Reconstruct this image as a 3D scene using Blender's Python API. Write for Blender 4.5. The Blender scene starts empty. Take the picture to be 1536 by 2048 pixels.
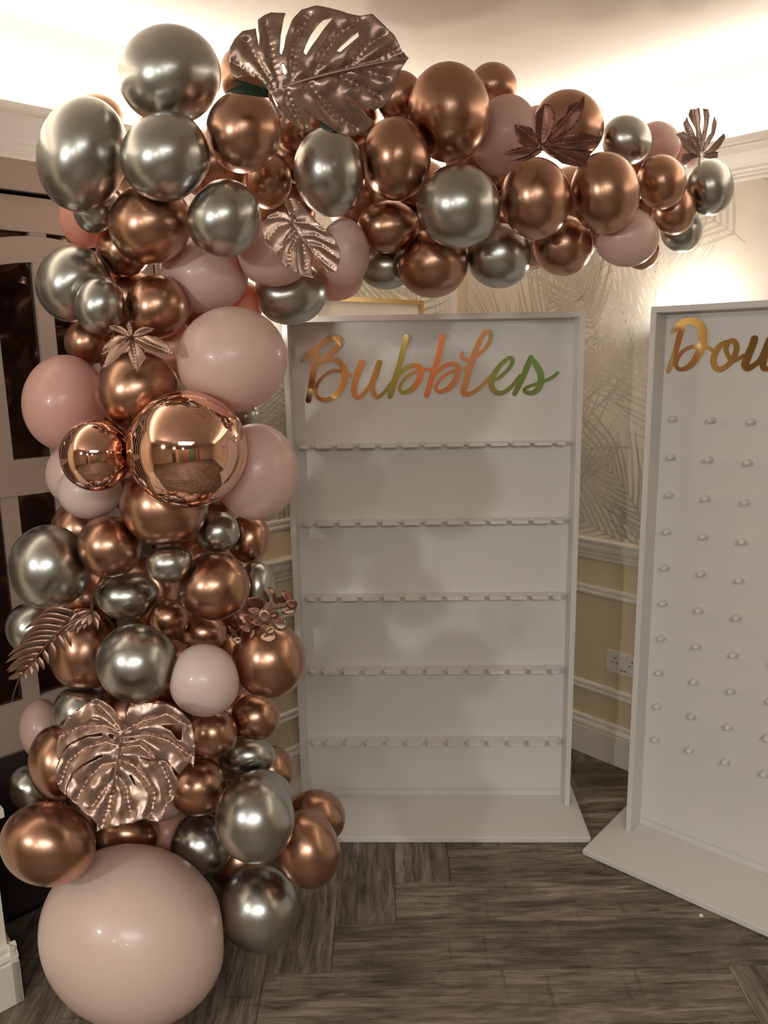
import bpy, bmesh, math, random
import numpy as np
from mathutils import Vector, Matrix
from mathutils.geometry import delaunay_2d_cdt

random.seed(7)
rng = np.random.RandomState(7)
S = bpy.context.scene
COL = S.collection

# ------------------------------------------------------------------ camera
H_EYE, FPX = 1.62, 1538.0
PITCH, ROLL = math.radians(11.29), math.radians(-1.03)
fwd = np.array([0, math.cos(PITCH), -math.sin(PITCH)])
up0 = np.array([0, math.sin(PITCH), math.cos(PITCH)])
rt0 = np.array([1.0, 0, 0])
cr, sr = math.cos(ROLL), math.sin(ROLL)
EYE = np.array([0, 0, H_EYE])
camR = rt0 * cr + up0 * sr
camU = -rt0 * sr + up0 * cr
cam = bpy.data.cameras.new('camera')
camo = bpy.data.objects.new('camera', cam)
COL.objects.link(camo)
camo.matrix_world = Matrix(((camR[0], camU[0], -fwd[0], EYE[0]),
                            (camR[1], camU[1], -fwd[1], EYE[1]),
                            (camR[2], camU[2], -fwd[2], EYE[2]), (0, 0, 0, 1)))
cam.sensor_fit = 'VERTICAL'
cam.sensor_height = 24.0
cam.lens = 24.0 * FPX / 2048.0
cam.clip_start = 0.05
S.camera = camo

# ------------------------------------------------------------------ view, world
S.view_settings.view_transform = 'Standard'
S.view_settings.look = 'None'
S.view_settings.gamma = 1.0
S.view_settings.use_curve_mapping = False
S.view_settings.exposure = 0.2
W = bpy.data.worlds.new('world')
S.world = W
W.use_nodes = True
W.node_tree.nodes['Background'].inputs[0].default_value = (0.010, 0.006, 0.004, 1)
W.node_tree.nodes['Background'].inputs[1].default_value = 1.0

# ------------------------------------------------------------------ room frame
K = np.array([0.371, 3.421, 0.0])          # far corner of the room
AL, AR = math.radians(43.35), math.radians(46.65)
uL = -np.array([math.cos(AL), math.sin(AL), 0])      # along the left wall, away from the corner
uR = np.array([math.cos(AR), -math.sin(AR), 0])      # along the right wall, away from the corner
nL = uR.copy()                                       # into the room from the left wall
nR = uL.copy()                                       # into the room from the right wall
ROOM = 6.2
Z3 = np.array([0, 0, 1.0])


def WL(s, z, o=0.0): return K + uL * s + nL * o + Z3 * z
def WR(t, z, o=0.0): return K + uR * t + nR * o + Z3 * z


# ------------------------------------------------------------------ lamps of the room, and an added fill
def point(name, loc, power, col, rad):
    l = bpy.data.lights.new(name, 'POINT'); l.energy = power; l.color = col; l.shadow_soft_size = rad
    o = bpy.data.objects.new(name, l); o.location = loc; COL.objects.link(o); return o


def area(name, loc, zdir, xdir, sx, sy, power, col):
    l = bpy.data.lights.new(name, 'AREA'); l.shape = 'RECTANGLE'; l.size = sx; l.size_y = sy
    l.energy = power; l.color = col
    o = bpy.data.objects.new(name, l); COL.objects.link(o)
    z = Vector(zdir).normalized() * -1; x = Vector(xdir).normalized(); y = z.cross(x)
    m = Matrix((x, y, z)).transposed().to_4x4(); m.translation = Vector(loc); o.matrix_world = m
    return o


WARM = (1.0, 0.80, 0.60)
NEUT = (1.0, 0.972, 0.91)
LK = dict(key=17, key2=5, key3=3, sconceR=2.6, sconceL=5, cove=19, fill=68)
def shaded(name, loc, aim, power, size):
    l = bpy.data.lights.new(name, 'AREA'); l.shape = 'DISK'; l.size = size; l.energy = power; l.color = NEUT
    o = bpy.data.objects.new(name, l); COL.objects.link(o)
    o.location = loc; o.rotation_euler = (Vector(aim) - Vector(loc)).to_track_quat('-Z', 'Y').to_euler(); return o


shaded('lamp_key', (-2.0, -0.75, 2.02), (0.1, 2.3, 1.1), LK['key'], 0.17)
shaded('lamp_second', (-1.1, -1.7, 2.0), (0.2, 2.3, 1.0), LK['key2'], 0.12)
shaded('lamp_third', (-0.1, -2.2, 2.0), (0.2, 2.3, 1.0), LK['key3'], 0.10)
# added fill light under the ceiling behind the photographer
area('ceiling_fill_light', (0.2, -1.6, 2.49), (0, 0, -1), (1, 0, 0), 1.6, 1.0, LK['fill'], NEUT)
# light strips lying in the coves, shining up at the ceiling
area('cove_light', tuple(WL(2.6, 2.262, 0.05)), (0, 0, 1), tuple(uL), 5.0, 0.04, LK['cove'], NEUT)
area('cove_light', tuple(WR(2.6, 2.262, 0.05)), (0, 0, 1), tuple(uR), 5.0, 0.04, LK['cove'], NEUT)


# ------------------------------------------------------------------ pixel to place
def pray(x, y):
    u = (x - 768) / FPX; v = (1024 - y) / FPX
    return fwd + camR * u + camU * v


def at_y(x, y, Y):
    d = pray(x, y); return EYE + d * (Y / d[1])


def at_pl(x, y, P, n):
    d = pray(x, y); return EYE + d * (((P - EYE) @ n) / (d @ n))


def proj(P):
    d = np.asarray(P, float) - EYE
    c = d @ fwd
    return np.array([768 + FPX * (d @ camR) / c, 1024 - FPX * (d @ camU) / c])


# ------------------------------------------------------------------ materials
def mat(name):
    m = bpy.data.materials.new(name); m.use_nodes = True
    nt = m.node_tree; b = nt.nodes['Principled BSDF']
    return m, nt, b


def N(nt, t, **kw):
    n = nt.nodes.new(t)
    for k, v in kw.items():
        if hasattr(n, k): setattr(n, k, v)
        else: n.inputs[k.replace('_', ' ')].default_value = v
    return n


def ramp(nt, stops):
    r = nt.nodes.new('ShaderNodeValToRGB')
    e = r.color_ramp.elements
    e[0].position, e[0].color = stops[0][0], (*stops[0][1], 1)
    e[1].position, e[1].color = stops[-1][0], (*stops[-1][1], 1)
    for p, c in stops[1:-1]:
        k = e.new(p); k.color = (*c, 1)
    return r


def plain(name, col, rough=0.5, metal=0.0, var=0.04, scale=6.0, bump=0.0, bscale=60, coat=0.0, coatr=0.05):
    m, nt, b = mat(name)
    tc = nt.nodes.new('ShaderNodeTexCoord')
    n = N(nt, 'ShaderNodeTexNoise'); n.inputs['Scale'].default_value = scale; n.inputs['Detail'].default_value = 4
    nt.links.new(tc.outputs['Object'], n.inputs['Vector'])
    lo = tuple(max(0, c * (1 - var)) for c in col); hi = tuple(min(1, c * (1 + var)) for c in col)
    r = ramp(nt, [(0.3, lo), (0.7, hi)])
    nt.links.new(n.outputs['Fac'], r.inputs['Fac']); nt.links.new(r.outputs['Color'], b.inputs['Base Color'])
    b.inputs['Roughness'].default_value = rough; b.inputs['Metallic'].default_value = metal
    b.inputs['Coat Weight'].default_value = coat; b.inputs['Coat Roughness'].default_value = coatr
    if bump:
        n2 = N(nt, 'ShaderNodeTexNoise'); n2.inputs['Scale'].default_value = bscale; n2.inputs['Detail'].default_value = 3
        nt.links.new(tc.outputs['Object'], n2.inputs['Vector'])
        bp = nt.nodes.new('ShaderNodeBump'); bp.inputs['Strength'].default_value = bump; bp.inputs['Distance'].default_value = 0.002
        nt.links.new(n2.outputs['Fac'], bp.inputs['Height']); nt.links.new(bp.outputs['Normal'], b.inputs['Normal'])
    return m


M = {}
M['silver'] = plain('chrome_silver_latex', (0.50, 0.50, 0.47), 0.29, 1.0, 0.03, 3, 0.04, 18, 0.25, 0.05)
M['copper'] = plain('chrome_copper_latex', (0.50, 0.285, 0.195), 0.29, 1.0, 0.04, 3, 0.04, 18, 0.22, 0.05)
M['orb'] = plain('rose_gold_foil', (0.84, 0.50, 0.38), 0.06, 1.0, 0.02, 3, 0.04, 8, 0.3, 0.02)
M['leaf'] = plain('rose_gold_painted_leaf', (0.42, 0.29, 0.235), 0.35, 0.88, 0.10, 30, 0.25, 90)
M['leafdark'] = plain('dark_copper_painted_leaf', (0.20, 0.085, 0.06), 0.38, 0.75, 0.15, 30, 0.2, 90)
M['frond'] = plain('bronze_painted_frond', (0.28, 0.165, 0.12), 0.36, 0.85, 0.12, 30, 0.2, 90)
M['green'] = plain('dark_green_leaf', (0.012, 0.035, 0.018), 0.4, 0.0, 0.2, 20, 0.2, 60)
M['board'] = plain('white_painted_board', (0.72, 0.70, 0.67), 0.42, 0.0, 0.015, 4, 0.06, 220)
M['gold'] = plain('gold_mirror_acrylic', (0.86, 0.60, 0.28), 0.06, 1.0, 0.02, 3, 0.12, 10)
M['ceil'] = plain('ceiling_paint', (0.68, 0.61, 0.53), 0.9, 0, 0.01, 2, 0.03, 120)
M['cream'] = plain('cream_dado_paint', (0.74, 0.62, 0.41), 0.6, 0, 0.02, 3, 0.05, 150)
M['trim'] = plain('white_trim_paint', (0.82, 0.77, 0.68), 0.38, 0, 0.015, 3, 0.03, 120)
M['cornice'] = plain('cornice_paint', (0.80, 0.74, 0.67), 0.55, 0, 0.015, 3, 0.03, 120)
M['paper'] = plain('wallpaper_ground', (0.78, 0.71, 0.61), 0.5, 0, 0.03, 9, 0.05, 300)
M['print'] = plain('wallpaper_palm_print', (0.50, 0.46, 0.37), 0.6, 0.0, 0.14, 5)
M['print2'] = plain('wallpaper_pale_palm_print', (0.63, 0.58, 0.49), 0.6, 0.0, 0.12, 5)
M['door'] = plain('door_paint_shaded', (0.36, 0.275, 0.225), 0.45, 0, 0.02, 3, 0.03, 120)  # white door paint, darkened to put the doorway's shade into the colour
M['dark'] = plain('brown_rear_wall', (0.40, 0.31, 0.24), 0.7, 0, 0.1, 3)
M['brass'] = plain('brushed_brass', (0.72, 0.52, 0.24), 0.3, 1.0, 0.06, 20)
M['mount'] = plain('cream_picture_mount', (0.86, 0.80, 0.70), 0.8, 0, 0.01, 8)
M['door_shade'] = plain('near_black_door_shade', (0.022, 0.013, 0.010), 0.6, 0, 0.1, 8)  # near-black standing in for shade at the door foot and top gap
M['plastic'] = plain('white_socket_plastic', (0.80, 0.76, 0.70), 0.3, 0, 0.01, 8)
M['hole'] = plain('socket_hole_black', (0.01, 0.01, 0.01), 0.6, 0, 0.1, 8)
M['glassshade'] = plain('frosted_lamp_shade', (0.85, 0.80, 0.72), 0.5, 0, 0.01, 8)
M['paperbit'] = plain('white_paper', (0.8, 0.78, 0.74), 0.8, 0, 0.02, 8)


def latex(name, col, glow, tr=0.22):
    m, nt, b = mat(name)
    tc = nt.nodes.new('ShaderNodeTexCoord')
    n = N(nt, 'ShaderNodeTexNoise'); n.inputs['Scale'].default_value = 5
    nt.links.new(tc.outputs['Object'], n.inputs['Vector'])
    r = ramp(nt, [(0.3, tuple(c * 0.98 for c in col)), (0.7, tuple(min(1, c * 1.02) for c in col))])
    nt.links.new(n.outputs['Fac'], r.inputs['Fac']); nt.links.new(r.outputs['Color'], b.inputs['Base Color'])
    b.inputs['Roughness'].default_value = 0.33
    b.inputs['Coat Weight'].default_value = 0.15; b.inputs['Coat Roughness'].default_value = 0.08
    t = nt.nodes.new('ShaderNodeBsdfTranslucent'); t.inputs[0].default_value = (*glow, 1)
    mx = nt.nodes.new('ShaderNodeMixShader'); mx.inputs[0].default_value = tr
    nt.links.new(b.outputs[0], mx.inputs[1]); nt.links.new(t.outputs[0], mx.inputs[2])
    nt.links.new(mx.outputs[0], nt.nodes['Material Output'].inputs['Surface'])
    return m


M['pink'] = latex('pastel_pink_latex', (0.80, 0.60, 0.535), (0.95, 0.45, 0.32))
M['peach'] = latex('peach_latex', (0.78, 0.43, 0.34), (1.0, 0.38, 0.22), 0.3)
M['pale'] = latex('pale_blush_latex', (0.80, 0.66, 0.61), (0.95, 0.5, 0.38), 0.2)


def glass_mat():
    m, nt, b = mat('door_glass')
    b.inputs['Base Color'].default_value = (0.55, 0.45, 0.42, 1)
    b.inputs['Roughness'].default_value = 0.02
    b.inputs['Transmission Weight'].default_value = 1.0
    b.inputs['IOR'].default_value = 1.45
    return m


M['glass'] = glass_mat()


def bulb_mat():
    m, nt, b = mat('lit_bulb')
    b.inputs['Emission Color'].default_value = (1, 0.82, 0.62, 1); b.inputs['Emission Strength'].default_value = 25
    return m


M['bulb'] = bulb_mat()


def art_mat():
    m, nt, b = mat('abstract_painting')
    tc = nt.nodes.new('ShaderNodeTexCoord')
    n = N(nt, 'ShaderNodeTexNoise'); n.inputs['Scale'].default_value = 26; n.inputs['Detail'].default_value = 5
    nt.links.new(tc.outputs['Object'], n.inputs['Vector'])
    r = ramp(nt, [(0.30, (0.10, 0.06, 0.08)), (0.42, (0.22, 0.14, 0.12)), (0.52, (0.28, 0.22, 0.24)), (0.60, (0.45, 0.24, 0.08)), (0.72, (0.30, 0.20, 0.17))])
    nt.links.new(n.outputs['Fac'], r.inputs['Fac']); nt.links.new(r.outputs['Color'], b.inputs['Base Color'])
    b.inputs['Roughness'].default_value = 0.4
    return m


M['art'] = art_mat()


def wood_mat():
    m, nt, b = mat('weathered_vinyl_plank')
    L = nt.links.new
    tc = nt.nodes.new('ShaderNodeTexCoord'); oi = nt.nodes.new('ShaderNodeObjectInfo')
    add = nt.nodes.new('ShaderNodeVectorMath'); add.operation = 'MULTIPLY_ADD'
    comb = nt.nodes.new('ShaderNodeCombineXYZ')
    for i in range(3): L(oi.outputs['Random'], comb.inputs[i])
    L(comb.outputs[0], add.inputs[0]); add.inputs[1].default_value = (37, 19, 11); L(tc.outputs['Object'], add.inputs[2])
    mp = nt.nodes.new('ShaderNodeMapping'); mp.inputs['Scale'].default_value = (1.6, 15, 1); L(add.outputs[0], mp.inputs[0])
    g = N(nt, 'ShaderNodeTexNoise'); g.inputs['Scale'].default_value = 3.2; g.inputs['Detail'].default_value = 12; g.inputs['Roughness'].default_value = 0.74; g.inputs['Distortion'].default_value = 0.6
    L(mp.outputs[0], g.inputs['Vector'])
    r = ramp(nt, [(0.33, (0.035, 0.025, 0.018)), (0.44, (0.110, 0.085, 0.064)), (0.54, (0.185, 0.150, 0.115)), (0.68, (0.29, 0.245, 0.195))])
    L(g.outputs['Fac'], r.inputs['Fac'])
    # broad patches
    mp2 = nt.nodes.new('ShaderNodeMapping'); mp2.inputs['Scale'].default_value = (3, 7, 1); L(add.outputs[0], mp2.inputs[0])
    g2 = N(nt, 'ShaderNodeTexNoise'); g2.inputs['Scale'].default_value = 1.6; g2.inputs['Detail'].default_value = 3; L(mp2.outputs[0], g2.inputs['Vector'])
    mr = nt.nodes.new('ShaderNodeMapRange'); mr.inputs[1].default_value = 0.32; mr.inputs[2].default_value = 0.68; mr.inputs[3].default_value = 0.62; mr.inputs[4].default_value = 1.35
    L(g2.outputs['Fac'], mr.inputs[0])
    # saw marks across the plank
    mp3 = nt.nodes.new('ShaderNodeMapping'); mp3.inputs['Scale'].default_value = (20, 1.6, 1); mp3.inputs['Rotation'].default_value = (0, 0, 0.42); L(add.outputs[0], mp3.inputs[0])
    g3 = N(nt, 'ShaderNodeTexNoise'); g3.inputs['Scale'].default_value = 2.4; g3.inputs['Detail'].default_value = 4; L(mp3.outputs[0], g3.inputs['Vector'])
    mr3 = nt.nodes.new('ShaderNodeMapRange'); mr3.inputs[1].default_value = 0.30; mr3.inputs[2].default_value = 0.38; mr3.inputs[3].default_value = 0.66; mr3.inputs[4].default_value = 1.0
    L(g3.outputs['Fac'], mr3.inputs[0])
    # knots
    mp4 = nt.nodes.new('ShaderNodeMapping'); mp4.inputs['Scale'].default_value = (2.5, 6, 1); L(add.outputs[0], mp4.inputs[0])
    v = nt.nodes.new('ShaderNodeTexVoronoi'); v.inputs['Scale'].default_value = 1.3; L(mp4.outputs[0], v.inputs['Vector'])
    mr4 = nt.nodes.new('ShaderNodeMapRange'); mr4.inputs[1].default_value = 0.03; mr4.inputs[2].default_value = 0.16; mr4.inputs[3].default_value = 0.45; mr4.inputs[4].default_value = 1.0
    L(v.outputs['Distance'], mr4.inputs[0])
    mul = nt.nodes.new('ShaderNodeMath'); mul.operation = 'MULTIPLY'; L(mr.outputs[0], mul.inputs[0]); L(mr3.outputs[0], mul.inputs[1])
    mul2 = nt.nodes.new('ShaderNodeMath'); mul2.operation = 'MULTIPLY'; L(mul.outputs[0], mul2.inputs[0]); L(mr4.outputs[0], mul2.inputs[1])
    tone = nt.nodes.new('ShaderNodeMapRange'); tone.inputs[3].default_value = 0.72; tone.inputs[4].default_value = 1.3; L(oi.outputs['Random'], tone.inputs[0])
    mul3 = nt.nodes.new('ShaderNodeMath'); mul3.operation = 'MULTIPLY'; L(mul2.outputs[0], mul3.inputs[0]); L(tone.outputs[0], mul3.inputs[1])
    vm = nt.nodes.new('ShaderNodeVectorMath'); vm.operation = 'SCALE'; L(r.outputs['Color'], vm.inputs[0]); L(mul3.outputs[0], vm.inputs['Scale'])
    L(vm.outputs[0], b.inputs['Base Color'])
    b.inputs['Roughness'].default_value = 0.55
    bp = nt.nodes.new('ShaderNodeBump'); bp.inputs['Strength'].default_value = 0.35; bp.inputs['Distance'].default_value = 0.0015
    L(g.outputs['Fac'], bp.inputs['Height']); L(bp.outputs['Normal'], b.inputs['Normal'])
    return m


M['wood'] = wood_mat()


# ------------------------------------------------------------------ builders
def mesh_obj(name, verts, faces, m, parent=None, smooth=False, loc=None):
    me = bpy.data.meshes.new(name)
    me.from_pydata([tuple(map(float, v)) for v in verts], [], [tuple(int(i) for i in f) for f in faces])
    me.update()
    if m: me.materials.append(m)
    if smooth: me.shade_smooth()
    o = bpy.data.objects.new(name, me); COL.objects.link(o)
    if loc is not None: o.location = tuple(loc)
    if parent is not None: o.parent = parent
    return o


def tag(o, label=None, cat=None, group=None, kind=None):
    if label: o['label'] = label
    if cat: o['category'] = cat
    if group: o['group'] = group
    if kind: o['kind'] = kind
    return o


def empty(name, loc=(0, 0, 0), rotz=0.0):
    o = bpy.data.objects.new(name, None); o.empty_display_size = 0.05
    o.location = tuple(map(float, loc)); o.rotation_euler = (0, 0, rotz); COL.objects.link(o); return o


class MB:
    """collects shapes into one mesh"""
    def __init__(s): s.v = []; s.f = []

    def add(s, vs, fs):
        n = len(s.v); s.v += [tuple(map(float, v)) for v in vs]; s.f += [tuple(i + n for i in f) for f in fs]; return s

    def box(s, x0, x1, y0, y1, z0, z1, b=0.0):
        if b <= 0:
            vs = [(x, y, z) for z in (z0, z1) for y in (y0, y1) for x in (x0, x1)]
            return s.add(vs, [(0, 2, 3, 1), (4, 5, 7, 6), (0, 1, 5, 4), (2, 6, 7, 3), (0, 4, 6, 2), (1, 3, 7, 5)])
        bm = bmesh.new(); bmesh.ops.create_cube(bm, size=1)
        for v in bm.verts: v.co = Vector(((x0 + x1) / 2 + v.co.x * (x1 - x0), (y0 + y1) / 2 + v.co.y * (y1 - y0), (z0 + z1) / 2 + v.co.z * (z1 - z0)))
        bmesh.ops.bevel(bm, geom=bm.edges[:], offset=b, segments=2, affect='EDGES')
        bm.verts.index_update()
        s.add([v.co[:] for v in bm.verts], [[v.index for v in f.verts] for f in bm.faces]); bm.free(); return s

    def prism(s, poly, ext):
        """poly: 3D points of a planar ring, ext: vector"""
        n = len(poly); e = np.array(ext)
        vs = [np.array(p) for p in poly] + [np.array(p) + e for p in poly]
        return s.add(vs, [tuple(range(n))[::-1], tuple(range(n, 2 * n))] + [(i, (i + 1) % n, (i + 1) % n + n, i + n) for i in range(n)])

    def tube(s, pts, rads, seg=8, closed=False):
        pts = [np.array(p, float) for p in pts]; n = len(pts)
        if not hasattr(rads, '__len__'): rads = [rads] * n
        vs = []; ref = np.array([0.13, 0.21, 0.97])
        for i, p in enumerate(pts):
            a = pts[(i - 1) % n] if (closed or i) else p; c = pts[(i + 1) % n] if (closed or i < n - 1) else p
            t = c - a; t /= np.linalg.norm(t) + 1e-12
            u = np.cross(t, ref); u /= np.linalg.norm(u) + 1e-9; w = np.cross(t, u)
            for k in range(seg):
                th = 2 * math.pi * k / seg; vs.append(p + (u * math.cos(th) + w * math.sin(th)) * rads[i])
        fs = []
        for i in range(n if closed else n - 1):
            for k in range(seg):
                a = i * seg + k; b = i * seg + (k + 1) % seg; j = ((i + 1) % n) * seg
                fs.append((a, b, j + (k + 1) % seg, j + k))
        if not closed: fs += [tuple(range(seg))[::-1], tuple(range((n - 1) * seg, n * seg))]
        return s.add(vs, fs)

    def lathe(s, prof, c=(0, 0, 0), seg=20):
        vs = []; n = len(prof)
        for r, z in prof:
            for k in range(seg):
                th = 2 * math.pi * k / seg; vs.append((c[0] + r * math.cos(th), c[1] + r * math.sin(th), c[2] + z))
        fs = [(i * seg + k, i * seg + (k + 1) % seg, (i + 1) * seg + (k + 1) % seg, (i + 1) * seg + k) for i in range(n - 1) for k in range(seg)]
        return s.add(vs, fs)

    def build(s, name, m, parent=None, smooth=False, loc=None):
        return mesh_obj(name, s.v, s.f, m, parent, smooth, loc)


def wallbox(mb, W_, a0, a1, o0, o1, z0, z1):
    """box in wall coordinates: a along, o into the room"""
    p = [W_(a0, z0, o0), W_(a1, z0, o0), W_(a1, z0, o1), W_(a0, z0, o1)]
    return mb.prism(p, (0, 0, z1 - z0))


def mould(mb, W_, a0, a1, prof):
    """extrude profile [(off, z)] along the wall; closed ring"""
    p = [W_(a0, z, o) for o, z in prof]
    return mb.prism(p, (W_(a1, 0) - W_(a0, 0)))


def vmould(mb, W_, a0, z0, z1, prof):
    """vertical moulding, profile [(along, off)]"""
    p = [W_(a0 + a, z0, o) for a, o in prof]
    return mb.prism(p, (0, 0, z1 - z0))


# ------------------------------------------------------------------ setting: shell
ZC = 2.50
T = 0.12
DS0, DS1, DZ = 1.44, 2.80, 2.075           # door opening along the left wall
mb = MB()
wallbox(mb, WL, -T, DS0, -T, 0, 0, ZC); wallbox(mb, WL, DS0, DS1, -T, 0, DZ, ZC); wallbox(mb, WL, DS1, ROOM, -T, 0, 0, ZC)
wall_left = tag(mb.build('wall_left', M['cream']), 'cream left wall behind the balloon column, with the glazed doors in it', kind='structure')
mb = MB(); wallbox(mb, WR, 0, ROOM, -T, 0, 0, ZC)
wall_right = tag(mb.build('wall_right', M['cream']), 'cream right wall behind the two white display boards', kind='structure')
mb = MB(); wallbox(mb, WL, ROOM, ROOM + T, 0, ROOM, 0, ZC); tag(mb.build('wall_front', M['dark']), kind='structure')
mb = MB(); wallbox(mb, WR, ROOM, ROOM + T, 0, ROOM, 0, ZC); tag(mb.build('wall_back', M['dark']), kind='structure')
mb = MB(); p = [WL(-T, ZC, -T), WL(ROOM + T, ZC, -T), WL(ROOM + T, ZC, ROOM + T), WL(-T, ZC, ROOM + T)]
mb.prism(p, (0, 0, 0.1)); ceiling = tag(mb.build('ceiling', M['ceil']), 'off-white ceiling lit from the coves', kind='structure')
mb = MB(); p = [WL(-T, -0.1, -T - 1.2), WL(ROOM + T, -0.1, -T - 1.2), WL(ROOM + T, -0.1, ROOM + T), WL(-T, -0.1, ROOM + T)]
mb.prism(p, (0, 0, 0.096)); floor = tag(mb.build('floor', M['hole']), 'dark grey-brown plank floor laid in herringbone', kind='structure')

# wallpaper fields and the white strip above the cornice
mb = MB(); wallbox(mb, WL, 0.0, ROOM, 0, 0.004, 2.246, ZC); mb.build('upper_strip', M['ceil'], wall_left)
mb = MB(); wallbox(mb, WR, 0.0, ROOM, 0, 0.004, 2.246, ZC); mb.build('upper_strip', M['ceil'], wall_right)
Z_RAIL, Z_CORN = 0.915, 2.155
mb = MB(); wallbox(mb, WR, 0.0, 5.0, 0, 0.002, Z_RAIL - 0.01, Z_CORN + 0.01)
mb.build('wallpaper', M['paper'], wall_right)
mb = MB(); wallbox(mb, WL, 0.10, DS0 - 0.10, 0, 0.002, 1.035, Z_CORN + 0.01)
mb.build('wallpaper', M['paper'], wall_left)


def fronds(W_, a0, a1, z0, z1, n, off, parent, m, seed):
    r = random.Random(seed); mb = MB()
    lift = off
    for k in range(n):
        gx = r.uniform(a0 - 0.1, a1 + 0.1); gz = r.uniform(z0 - 0.25, z1)
        ang = r.uniform(-0.2, math.pi + 0.2); Ln = r.uniform(0.35, 0.7); cur = r.uniform(-1.2, 1.2)
        lift += 0.000012
        steps = 20; x, z, a = gx, gz, ang; pts = []
        for i in range(steps + 1):
            pts.append((x, z, a)); x += math.cos(a) * Ln / steps; z += math.sin(a) * Ln / steps; a += cur / steps
        def strip(p0, a, L, w, bend):
            q = []; x, z = p0
            for j in range(5):
                t = j / 4; ww = w * (0.35 + 0.65 * math.sin(math.pi * min(1, t * 0.9 + 0.12))) * (1 - t * 0.75)
                nx, nz = -math.sin(a), math.cos(a)
                q.append((x + nx * ww, z + nz * ww)); q.append((x - nx * ww, z - nz * ww))
                x += math.cos(a) * L / 4; z += math.sin(a) * L / 4; a += bend / 4
            cl = lambda v, lo, hi: min(max(v, lo), hi)
            if all(u <= a0 or u >= a1 or v <= z0 or v >= z1 for u, v in q): return
            vs = [W_(cl(u, a0, a1), cl(v, z0, z1), lift) for u, v in q]
            mb.add(vs, [(2 * j, 2 * j + 1, 2 * j + 3, 2 * j + 2) for j in range(4)])
        for i in range(2, steps + 1):
            t = i / steps; ll = (0.30 * math.sin(math.pi * (0.12 + 0.80 * t)) + 0.03) * r.uniform(0.85, 1.1)
            x, z, a = pts[i]
            for sgn in (1, -1):
                strip((x, z), a + sgn * (0.95 - 0.5 * t) + r.uniform(-.05, .05), ll, 0.0068, -sgn * r.uniform(0.1, 0.5))
        for i in range(0, steps, 4):
            x, z, a = pts[i]; strip((x, z), a, Ln / steps * 4.4, 0.0035, cur / steps * 4)
    o = mb.build('palm_print', m, parent); tag(o, kind='stuff'); return o


fronds(WR, 0.0, 3.2, Z_RAIL, Z_CORN, 40, 0.0022, wall_right, M['print2'], 3)
fronds(WR, 0.0, 3.2, Z_RAIL, Z_CORN, 26, 0.0032, wall_right, M['print'], 5)
fronds(WL, 0.10, DS0 - 0.10, 1.035, Z_CORN, 20, 0.0022, wall_left, M['print2'], 11)
fronds(WL, 0.10, DS0 - 0.10, 1.035, Z_CORN, 13, 0.0032, wall_left, M['print'], 13)

# mouldings
RAIL = [(0, 0.83), (0.010, 0.83), (0.014, 0.836), (0.014, 0.844), (0.018, 0.852), (0.020, 0.862), (0.028, 0.876), (0.030, 0.884), (0.026, 0.886),
        (0.026, 0.897), (0.034, 0.900), (0.036, 0.904), (0.036, 0.908), (0.042, 0.910), (0.042, 0.916), (0.036, 0.918), (0, 0.918)]
SKIRT = [(0, 0), (0.018, 0), (0.018, 0.118), (0.015, 0.122), (0.015, 0.127), (0.019, 0.132), (0.016, 0.142), (0.010, 0.148), (0.009, 0.153), (0.013, 0.156), (0.012, 0.164), (0.004, 0.168), (0, 0.168)]
def PANEL(zc): return [(0, zc - 0.02), (0.010, zc - 0.02), (0.014, zc - 0.014), (0.014, zc - 0.007), (0.009, zc - 0.003), (0.009, zc + 0.002), (0.013, zc + 0.007), (0.012, zc + 0.014), (0.005, zc + 0.018), (0, zc + 0.02)]
CORN = [(0, 2.150), (0.012, 2.150), (0.016, 2.156), (0.016, 2.163), (0.022, 2.166), (0.024, 2.174), (0.030, 2.178), (0.032, 2.186), (0.040, 2.194), (0.056, 2.205),
        (0.074, 2.220), (0.086, 2.236), (0.090, 2.238), (0.090, 2.244), (0.098, 2.247), (0.100, 2.256), (0.100, 2.264), (0.090, 2.264), (0.090, 2.246), (0, 2.246)]
GAP = 0.0
for name, W_, a0, a1, prof, lab in [
    ('trim_1', WR, 0, ROOM, RAIL, 'white moulded chair rail on the right wall'),
    ('trim_2', WL, 0, DS0 - 0.09, RAIL, 'white moulded chair rail on the left wall'),
    ('trim_3', WR, 0, ROOM, CORN, 'white cove cornice under the ceiling on the right'),
    ('trim_4', WL, 0, ROOM, CORN, 'pinkish white cove cornice above the glazed doors'),
    ('baseboard_right', WR, 0, ROOM, SKIRT, 'cream skirting board of the right wall'),
    ('baseboard_left', WL, 0, DS0 - 0.09, SKIRT, 'cream skirting board of the left wall')]:
    mb = MB(); mould(mb, W_, a0, a1, prof)
    tag(mb.build(name, M['cornice'] if prof is CORN else M['trim']), lab, kind='structure')
# applied panel frames
PV = [(-0.02, 0), (-0.02, 0.010), (-0.014, 0.014), (-0.007, 0.014), (-0.003, 0.009), (0.002, 0.009), (0.007, 0.013), (0.014, 0.012), (0.018, 0.005), (0.02, 0)]
def frame_panel(name, W_, a0, a1, z0, z1, lab):
    mb = MB(); mould(mb, W_, a0 - 0.018, a1 + 0.018, PANEL(z0)); mould(mb, W_, a0 - 0.018, a1 + 0.018, PANEL(z1))
    vmould(mb, W_, a0, z0, z1, PV); vmould(mb, W_, a1, z0, z1, PV)
    tag(mb.build(name, M['trim']), lab, kind='structure')
frame_panel('trim_5', WR, 0.14, 1.75, 0.297, 0.703, 'raised rectangular panel moulding low on the right wall')
frame_panel('trim_6', WR, 1.95, 3.5, 0.297, 0.703, None)
frame_panel('trim_7', WL, 0.14, 1.20, 0.297, 0.703, 'raised rectangular panel moulding low on the left wall')
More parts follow.
